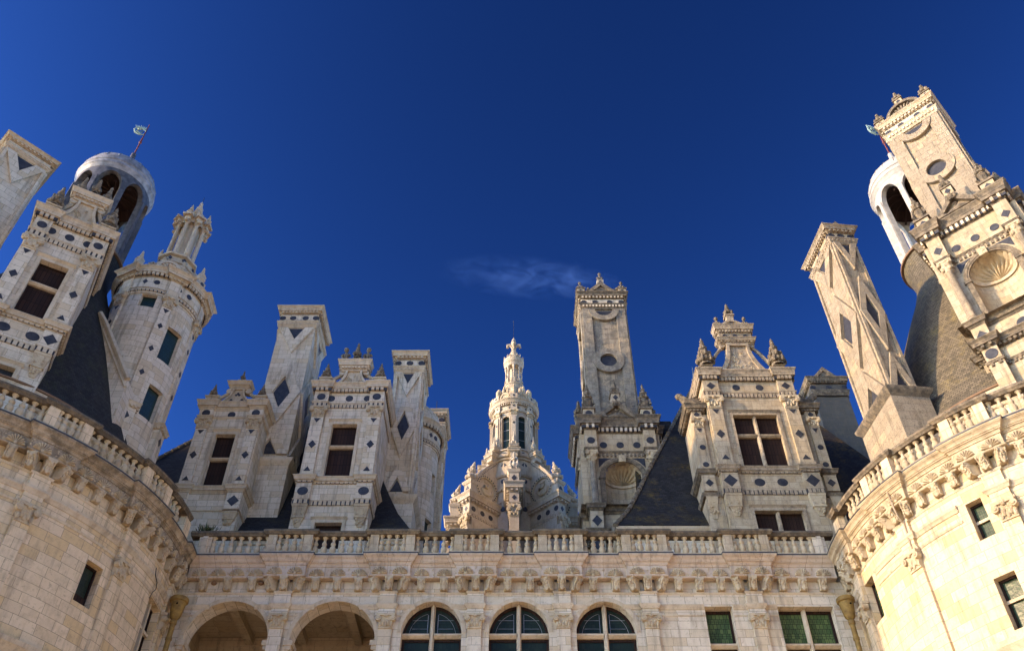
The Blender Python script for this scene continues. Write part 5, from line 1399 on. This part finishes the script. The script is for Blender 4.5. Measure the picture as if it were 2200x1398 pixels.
    mb = MB(th, 'white_stone'); mb.lathe([(R + .38, z0 - .01), (R - .02, z0 + .03), (R - .2, z0 + .45), (R - .6, z0 + .85), (R - .9, z0 + 1.0), (.2, z0 + 1.1)], 40); mb.done('dome')
    for k in range(8):
        mb = MB(th, 'lantern_stone'); mb.M = Matrix.Rotation(R_(k * 45 + 22), 4, 'Z')
        if k % 2 == 0:
            mb.prism(circ(0, z0 + .02, .55, 14, 0, 180), 'y', -R - .2, -R + .25); mb.ring(circ(0, z0 + .02, .62, 14, 0, 180), circ(0, z0 + .02, .46, 14, 0, 180), -R - .28, -R - .18, closed=False); shell(mb, 0, z0 + .06, .42, -R - .2, .06, 7, 'carved_stone'); mb.done('lunette')
        else:
            mb.box(-.24, .24, -R - .32, -R + .15, z0, z0 + .42); disc(mb, 0, z0 + .22, .12, -R - .32); mb.ball((0, -R - .08, z0 + .66), .26, (1, 1, .9), 10); finial(mb, 0, -R - .08, z0 + .7, .95, 1.0, 8); mb.done('finial')
    # crowning lanternlet
    mb = MB(th, 'lantern_stone')
    z1 = z0 + .85 + up * .5; Rb = 1.02
    mb.lathe([(Rb + .1, z1 - .9), (Rb, z1 - .1), (Rb, z1 + .45), (Rb + .1, z1 + .5), (Rb + .1, z1 + .58), (Rb - .1, z1 + .6), (Rb - .12, z1 + 1.05), (Rb + .08, z1 + 1.1), (Rb + .1, z1 + 1.22), (.3, z1 + 1.24)], 8)
    mb.lathe([(.5, z1 + 1.2), (.5, z1 + up + 3.1)], 16)
    for k in range(8):
        mb.M = Matrix.Rotation(R_(k * 45), 4, 'Z')
        dia(mb, 0, z1 + .83, .13, .15, -Rb + .03); disc(mb, .0, z1 + .22, .11, -Rb + .08)
        mb.lathe([(.14, z1 + 1.24), (.14, z1 + 1.34), (.1, z1 + 1.4), (.095, z1 + up + 2.6), (.13, z1 + up + 2.65), (.16, z1 + up + 2.85)], 8, 0, -.72)
        mb.box(-.17, .17, -.92, -.45, z1 + up + 2.85, z1 + up + 3.12); mb.box(-.27, .27, -1.08, -.45, z1 + up + 3.12, z1 + up + 3.26)
        if k % 2 == 0: pinnacle_top(mb, 0, -.8, z1 + up + 3.24, 1.05, .95, 8)
        else: finial(mb, 0, -1.0, z1 + 1.2, .6, 1.1, 6, None, False)
        mb.ball((0, -Rb - .12, z1 + .05), .2, (1, 1, .9), 8); mb.tube([(0, -Rb - .2, z1 + .1), (0, -Rb - .32, z1 + .32), (0, -Rb - .18, z1 + .5), (0, -Rb, z1 + .42)], [.1, .11, .1, .07], 6)
        mb.ball((0, -.95, z1 + up + 2.75), .13, (1.2, 1, .8), 6)
    mb.M = Matrix.Identity(4); mb.lathe([(.7, z1 + up + 2.85), (.72, z1 + up + 3.1), (.8, z1 + up + 3.2), (.3, z1 + up + 3.25), (.18, z1 + up + 3.5), (.14, z1 + up + 3.65)], 16)
    for k in range(6):
        p = pol(k * 60, .24); mb.ball((p[0], p[1], z1 + up + 3.85), .13, (1, 1, 1.4), 6)
    mb.ball((0, 0, z1 + up + 3.95), .2, (1, 1, 1.3), 8); pinnacle_top(mb, 0, 0, z1 + up + 3.5, 2.1, .95, 10); mb.tube([(0, 0, z1 + up + 5.5), (0, 0, z1 + up + 6.0)], .015, 5, 'iron')
    mb.done('lanternlet')
    return th
tr = stair_turret('round white stair turret with crown like lanternlet and dark windows, beside the left tower roof', (-18.56, 32.3, ZT), 2.15, 23.85, 32.65,
    [(2, 22, 31.55, 32.4), (49, 74, 28.75, 30.85), (53, 77, 25.4, 27.2)], [38, 93, -26], 'crown', 0, (27.5, 29.0, 30.5), up=1.45)
# parapet wall climbing along the tower roof to this turret, with a stone coping
mb = MB(tr, 'white_stone'); mb.M = Matrix.Translation((18.56, -32.3, 0))
mb.prism([(-19.7, 30.3), (-19.2, 29.6), (-17.1, 26.1), (-16.95, 21.2), (-20.2, 21.2), (-20.2, 30.3)], 'y', 29.55, 31.0); mb.done('parapet_wall')
mb = MB(tr, 'trim_stone'); mb.M = Matrix.Translation((18.56, -32.3, 0))
mb.tube([(-19.7, 29.52, 30.35), (-19.2, 29.52, 29.65), (-17.1, 29.52, 26.15)], .13, 6); mb.tube([(-19.2, 29.53, 29.2), (-17.1, 29.53, 25.7)], .07, 6); mb.done('coping')
stair_turret('round white stair turret with plain dome, half hidden behind the slim lozenge chimney', (-5.83, 42.0, ZT), 1.5, ZT + 1, 31.3, [(50, 76, 24.3, 26.4), (62, 80, 28.2, 29.5)], [], 'dome')

# ------------------------------------------------------------------ central lantern tower
LX, LY = .15, 56.0
lt = T('lantern_tower', 'sunlit white lantern tower topped by a fleur de lis, in the central gap', 'lantern tower', (LX, LY, ZT))
LS = 'lantern_stone'
def pw_(x, a):
    for (x0, y0), (x1, y1) in zip(a[:-1], a[1:]):
        if x <= x1: return y0 + (y1 - y0) * (x - x0) / (x1 - x0)
    return a[-1][1] + x - a[-1][0]
def lwarp(q):     # final proportions of the upper storeys
    k = pw_(q.z, [(0, 1), (38, 1), (41.5, .85), (47.9, .85), (49.9, .77), (99, .77)])
    return Vector((q.x * k, q.y * k, pw_(q.z, [(0, 0), (38.0, 38.0), (42.6, 40.95), (45.7, 44.3), (47.4, 45.3), (47.95, 45.9), (49.9, 48.5), (52.45, 51.5), (55.25, 54.5), (57, 56.5)])))
lt.warp = lwarp
mb = MB(lt, LS); mb.lathe([(2.1, ZT), (2.1, 38.6)], 16); 
mb.lathe([(2.3, 38.6), (2.25, 41.2), (2.5, 41.3), (2.6, 41.6), (2.2, 41.7), (2.15, 42.4), (2.3, 42.45), (2.3, 42.6), (1.9, 42.62)], 16)
for k in range(16):
    mb.M = Matrix.Rotation(R_(k * 22.5), 4, 'Z')
    if k % 2: dia(mb, .0, 40.1, .26, .42, -2.24); disc(mb, 0, 37.9, .2, -2.08); disc(mb, 0, 35.5, .2, -2.08)
    disc(mb, 0, 42.0, .14, -2.17)
mb.M = Matrix.Identity(4)
for z in (37.2, 38.55, 40.95): mb.lathe([(2.0, z - .12), (2.2 if z < 39 else 2.42, z - .1), (2.28 if z < 39 else 2.5, z + .05), (2.0, z + .1)], 16)
for z in (36.0, 37.0, 38.4): mb.dentils([pol(360 * k / 32, 2.1) for k in range(32)], 0, .1, z, z + .14, .22, .12, closed=True)
mb.done('core')
for k in range(8):
    a = k * 45
    mb = MB(lt, LS); mb.M = Matrix.Rotation(R_(a), 4, 'Z'); bt = .34
    rO = 4.84
    mb.box(-bt, bt, -rO + .35, -1.9, ZT, 35.0); mb.box(-bt + .02, bt - .02, -rO, -rO + .9, ZT, 33.3)
    # volute wall: side view polygon (radial, z)
    def unw(r, z):      # real radius and height -> coordinates before the storey correction
        zp = z if z <= 38 else 38 + (z - 38) / .6413
        return (-r / pw_(zp, [(0, 1), (38, 1), (41.5, .85), (47.9, .85)]), zp)
    V = [unw(r, z) for r, z in ((1.75, 35.3), (4.45, 35.3), (4.45, 36.75), (4.3, 37.0), (3.9, 37.72), (3.5, 38.35), (3.07, 38.88), (2.65, 39.32), (2.35, 39.62), (2.12, 40.05), (2.0, 40.5), (1.95, 41.0), (1.6, 41.0))]
    mb.prism(V, 'x', -.27, .27)
    top = V[2:]
    mb.tube([(-.27, p[0], p[1]) for p in top], .09, 6); mb.tube([(.27, p[0], p[1]) for p in top], .09, 6)
    L_ = 0
    for p, q in zip(top[:-1], top[1:]):
        n = 3
        for i in range(n):
            y, z = p[0] + (q[0] - p[0]) * i / n, p[1] + (q[1] - p[1]) * i / n
            for s_ in (-1, 1): mb.ball((s_ * .28, y + .2, z - .26), .055, (.6, 1, 1), 5, SL)
    but = mb.done('buttress')
    mb = MB(lt, 'carved_stone')      # medallions with a curled beast on both flanks
    for s_ in (-1, 1):
        mb.M = Matrix.Rotation(R_(a), 4, 'Z') @ Matrix.Translation((s_ * .27, -3.15, 0)) @ Matrix.Rotation(R_(90 * s_), 4, 'Z')
        mb.ring(circ(0, 36.85, 1.08, 28), circ(0, 36.85, .86, 28), -.12, .02)
        for i in range(28):
            p = circ(0, 36.85, .97, 28)[i]; mb.prism(circ(p[0], p[1], .062, 6), 'y', -.14, -.05, SL)
        mb.tube([(.5, -.03, 36.5), (.2, -.05, 36.35), (-.2, -.05, 36.4), (-.42, -.05, 36.7), (-.2, -.05, 37.0), (.1, -.06, 36.95), (.25, -.06, 37.2)], [.04, .09, .12, .13, .12, .09, .1], 6)
        mb.tube([(.5, -.03, 36.5), (.62, -.03, 36.8), (.45, -.03, 37.0)], [.04, .05, .02], 5); mb.tube([(-.1, -.03, 36.4), (-.2, -.03, 36.15), (0, -.03, 36.1)], [.06, .05, .03], 5)
        for i in range(5): mb.ball((-.15 + .1 * i, -.04, 37.42), .06, (1, .8, 1.3), 5)
    mb.done('medallion', but)
    mb = MB(lt, LS); mb.M = Matrix.Rotation(R_(a), 4, 'Z')
    pp = [(-bt, -1.9), (-bt, -rO + .1), (bt, -rO + .1), (bt, -1.9)]
    mb.box(-bt + .001, bt - .001, -rO + .101, -1.9, 33.9, 35.1)
    mb.sweep(pp, cyma(35.0, 35.72, .02, .42)); mb.dentils(pp, .1, .12, 35.06, 35.24, .3, .16); mb.dentils(pp, .0, .07, 33.95, 34.1, .24, .13); mb.sweep(pp, [(-.02, 34.1), (.05, 34.1), (.1, 34.2), (-.02, 34.22)])
    dia(mb, 0, 34.6, .16, .22, -rO + .1)
    mb.box(-bt - .3, bt + .3, -rO - .1, -2.4, 35.7, 35.73)
    for s_ in (-1, 1):
        mb.M = Matrix.Rotation(R_(a), 4, 'Z') @ Matrix.Translation((s_ * bt, -3.6, 0)) @ Matrix.Rotation(R_(90 * s_), 4, 'Z')
        for x in (-.75, .1, .9): disc(mb, x, 34.6, .2, 0)
    mb.M = Matrix.Rotation(R_(a), 4, 'Z'); mb.done('entablature', but)
    mb = MB(lt, 'carved_stone'); mb.M = Matrix.Rotation(R_(a), 4, 'Z'); capital(mb, 0, -rO, 33.0, 33.9, .6, .12)
    mb.done('capital', but)
    # pedestal, seated figure and upper bracket on the outer end
    mb = MB(lt, LS); mb.M = Matrix.Rotation(R_(a), 4, 'Z')
    mb.box(-.34, .34, -rO + .15, -rO + .85, 35.74, 36.75); dia(mb, 0, 36.25, .19, .28, -rO + .15); mb.sweep([(-.34, -rO + .85), (-.34, -rO + .15), (.34, -rO + .15), (.34, -rO + .85)], [(-.05, 36.65), (.04, 36.68), (.14, 36.85), (.14, 36.95), (-.34, 36.97)])
    mb.done('pedestal', but)
    mb = MB(lt, LS); mb.M = Matrix.Rotation(R_(a), 4, 'Z')
    z = 36.96
    if k % 2 or k in (2, 6): pinnacle_top(mb, 0, -rO + .5, z, 2.6, .78, 12)
    else:
        putto(mb, 0, -rO + .5, z + .05, 1.5); finial(mb, 0, -rO + .55, z + 1.1, 1.6, .7, 8)
    mb.done('figure', but)
    mb = MB(lt, LS); mb.M = Matrix.Rotation(R_(a), 4, 'Z')
    mb.box(-.3, .3, -3.0, -1.9, 40.6, 41.3); mb.sweep([(-.3, -1.9), (-.3, -3.0), (.3, -3.0), (.3, -1.9)], cyma(41.1, 41.7, 0, .3)); mb.box(-.26, .26, -2.75, -1.9, 41.7, 42.3); mb.sweep([(-.26, -1.9), (-.26, -2.75), (.26, -2.75), (.26, -1.9)], cyma(42.2, 42.6, 0, .2))
    finial(mb, 0, -2.5, 42.62, 1.3, .9, 8); mb.done('bracket', but)
# glazed octagon
zb, zt = 42.6, 46.6; R = 1.95
mb = MB(lt, LS); wins = []
turret_wall(mb, R, zb, zt, [((k - 4) * 45 + 22.5 - 11, (k - 4) * 45 + 22.5 + 11, zb + .15, 45.7) for k in range(8)], 32, None, .25)
for k in range(8):
    A = k * 45 + 22.5; n = 10; P_ = [(A - 11 * math.cos(math.pi * i / n), 45.7 + .32 * math.sin(math.pi * i / n) - .32) for i in range(n + 1)]
    mb.grid([[(*pol(a, R + .01), z) for a, z in P_], [(*pol(a, R + .01), 45.72) for a, z in P_]])
mb.done('glazed_drum')
for k in range(8):
    A = k * 45 + 22.5
    mb = MB(lt, 'dark_glass'); mb.M = Matrix.Rotation(R_(A), 4, 'Z'); mb.poly([(-.38, -R + .2, zb + .15), (.38, -R + .2, zb + .15), (.38, -R + .2, 45.72), (-.38, -R + .2, 45.72)]); wd = mb.done('window')
    mb = MB(lt, 'lead'); mb.M = Matrix.Rotation(R_(A), 4, 'Z')
    for z in (43.6, 44.5, 45.3): mb.box(-.37, .37, -R + .18, -R + .199, z, z + .03)
    mb.done('glazing_bar', wd)
    mb = MB(lt, LS); mb.M = Matrix.Rotation(R_(k * 45), 4, 'Z')
    mb.box(-.3, .3, -R - .2, -R + .1, zb, 45.9); mb.box(-.16, .16, -R - .3, -R - .19, zb + .2, 45.6); disc(mb, 0, 44.9, .1, -R - .3); disc(mb, 0, 43.6, .1, -R - .3); dia(mb, 0, 47.2, .13, .17, -R - .24)
    mb.box(-.3, .3, -R - .23, -R + .1, 46.5, 47.6)
    mb.tube([(-.36, -R - .04, zb + .1), (-.36, -R - .04, 45.6)], .06, 6); mb.tube([(.36, -R - .04, zb + .1), (.36, -R - .04, 45.6)], .06, 6)
    po = mb.done('pier')
    mb = MB(lt); mb.M = Matrix.Rotation(R_(k * 45), 4, 'Z'); capital(mb, 0, -R - .2, 45.75, 46.4, .6, .14); mb.done('capital', po)
ca = [pol(360 * k / 48, R + .05) for k in range(48)]
mb = MB(lt, LS); mb.sweep(ca, [(-.1, 46.4), (.06, 46.4), (.1, 46.5), (.02, 46.55), (.02, 47.4)], closed=True)
mb.sweep(ca, cyma(47.4, 47.95, .0, .42), closed=True); mb.dentils(ca, .12, .1, 47.45, 47.6, .2, .11, closed=True); mb.dentils(ca, .02, .08, 46.55, 46.68, .2, .11, closed=True)
for k in range(16):
    mb.M = Matrix.Rotation(R_(k * 22.5 + 11.25), 4, 'Z'); disc(mb, 0, 47.05, .12, -R - .075)
mb.M = Matrix.Identity(4); mb.lathe([(R + .4, 47.95), (R - .1, 48.0), (R - .3, 48.4), (R - .75, 49.0), (1.0, 49.5), (.95, 49.6)], 32)
mb.done('drum_cornice')
for k in range(8):
    mb = MB(lt, 'carved_stone'); mb.M = Matrix.Rotation(R_(k * 45), 4, 'Z')
    # scrolled cresting: pedestal, volute, ball
    mb.box(-.34, .34, -R - .45, -R + .0, 47.96, 48.3, LS); disc(mb, 0, 48.12, .09, -R - .45)
    mb.tube([(0, -R - .2, 48.35), (0, -R - .28, 48.7), (0, -R + .02, 48.85), (0, -R + .3, 48.7), (0, -1.3, 49.0), (0, -1.05, 49.6)], [.2, .2, .17, .16, .14, .12], 8)
    mb.ball((0, -R - .12, 48.78), .27, (1, 1, 1), 8); mb.ball((0, -1.45, 49.2), .17, (1, 1, 1.3), 8); mb.ball((0, -1.4, 49.5), .12, (1, 1, 1), 8)
    mb.M = Matrix.Rotation(R_(k * 45 + 22.5), 4, 'Z')
    mb.prism(circ(0, 47.98, .42, 12, 0, 180), 'y', -R - .3, -R); mb.ring(circ(0, 47.98, .5, 12, 0, 180), circ(0, 47.98, .36, 12, 0, 180), -R - .36, -R - .28, closed=False); relief(mb, 0, 48.6, .3, .3, -R + .25, k, n=6); mb.ball((0, -1.6, 49.0), .16, (1, 1, 1.5), 8)
    mb.done('cresting')
mb = MB(lt, LS)
mb.lathe([(1.0, 49.2), (1.0, 49.9), (1.06, 49.95), (1.06, 50.05), (.5, 50.1), (.42, 51.7), (.95, 51.75), (1.0, 52.0), (1.12, 52.1), (1.14, 52.45), (1.0, 52.6), (.7, 52.85), (.4, 52.95)], 24)
for k in range(8):
    mb.M = Matrix.Rotation(R_(k * 45), 4, 'Z'); mb.box(-.13, .13, -1.02, -.7, 50.05, 50.5); mb.lathe([(.13, 50.5), (.09, 50.6), (.09, 51.4), (.15, 51.6), (.17, 51.75)], 8, 0, -.84); disc(mb, .0, 49.6, .1, -1.0); finial(mb, .0, -1.0, 52.6, .3, 1.2, 6, None, False)
    mb.M = Matrix.Rotation(R_(k * 45 + 22.5), 4, 'Z'); shell(mb, 0, 52.5, .2, -1.1, .05, 5, LS)
mb.M = Matrix.Identity(4); mb.done('upper_lantern')
mb = MB(lt, LS)     # fleur de lis
mb.lathe([(.4, 52.9), (.3, 53.0), (.38, 53.2), (.42, 53.4), (.3, 53.55), (.18, 53.62), (.26, 53.72), (.16, 53.8), (.15, 54.0), (.26, 54.35), (.3, 54.6), (.2, 54.9), (.02, 55.25)], 12)
for k in range(4):
    mb.M = Matrix.Rotation(R_(k * 90), 4, 'Z')
    mb.tube([(0, -.1, 53.7), (0, -.2, 54.1), (0, -.45, 54.35), (0, -.7, 54.3), (0, -.74, 54.1), (0, -.6, 54.03)], [.1, .13, .16, .16, .13, .08], 8)
mb.M = Matrix.Identity(4); fl = mb.done('fleur_de_lis')
mb = MB(lt, 'iron'); mb.tube([(0, 0, 55.1), (0, 0, 57.0)], .022, 5); mb.ball((0, 0, 57.0), .05); mb.done('lightning_rod', fl)

# terrace floor that carries everything up here
# ------------------------------------------------------------------ chimney smoke
mb = MB(); 
mb.ball((0, 0, 0), 1, (1, 1, 1), 20)
m, t, p, N = nodes('smoke'); t.nodes.remove(p)
out = [n for n in t.nodes if n.type == 'OUTPUT_MATERIAL'][0]
pv = N('ShaderNodeVolumePrincipled'); pv.inputs['Color'].default_value = (.22, .42, .95, 1); pv.inputs['Anisotropy'].default_value = .2
tc = N('ShaderNodeTexCoord'); n1 = N('ShaderNodeTexNoise'); n1.inputs['Scale'].default_value = 1.7; n1.inputs['Detail'].default_value = 5; n1.inputs['Distortion'].default_value = .9
mp = N('ShaderNodeMapping'); mp.inputs['Scale'].default_value = (2.2, .8, 1.3); t.links.new(tc.outputs['Object'], mp.inputs[0]); t.links.new(mp.outputs[0], n1.inputs['Vector'])
ln = N('ShaderNodeVectorMath'); ln.operation = 'LENGTH'; t.links.new(tc.outputs['Object'], ln.inputs[0])
fall = N('ShaderNodeMapRange'); fall.inputs['From Min'].default_value = 1; fall.inputs['From Max'].default_value = .1; t.links.new(ln.outputs['Value'], fall.inputs['Value'])
nr = N('ShaderNodeMapRange'); nr.inputs['From Min'].default_value = .45; nr.inputs['From Max'].default_value = .8; t.links.new(n1.outputs['Fac'], nr.inputs['Value'])
xs_ = N('ShaderNodeSeparateXYZ'); t.links.new(tc.outputs['Object'], xs_.inputs[0])
xg = N('ShaderNodeMapRange'); xg.inputs['From Min'].default_value = -1; xg.inputs['From Max'].default_value = .8; xg.inputs['To Min'].default_value = .15; t.links.new(xs_.outputs[0], xg.inputs['Value'])
d_ = mul(t, N, mul(t, N, mul(t, N, fall.outputs[0], nr.outputs[0]), xg.outputs[0]), .6)
t.links.new(d_, pv.inputs['Density']); t.links.new(pv.outputs[0], out.inputs['Volume'])
mb.names = []; mb.mi = [0] * len(mb.f); mb.names = ['smoke']
so = mb.done('smoke'); so.location = (1.0, 41.5, 46.3); so.scale = (7.2, 1.4, 1.9); so.rotation_euler = (0, R_(8), 0)
so['kind'] = 'stuff'; so['label'] = 'thin wisp of blue grey smoke drifting left from the niche chimney'; so['category'] = 'smoke'
bpy.context.view_layer.update()
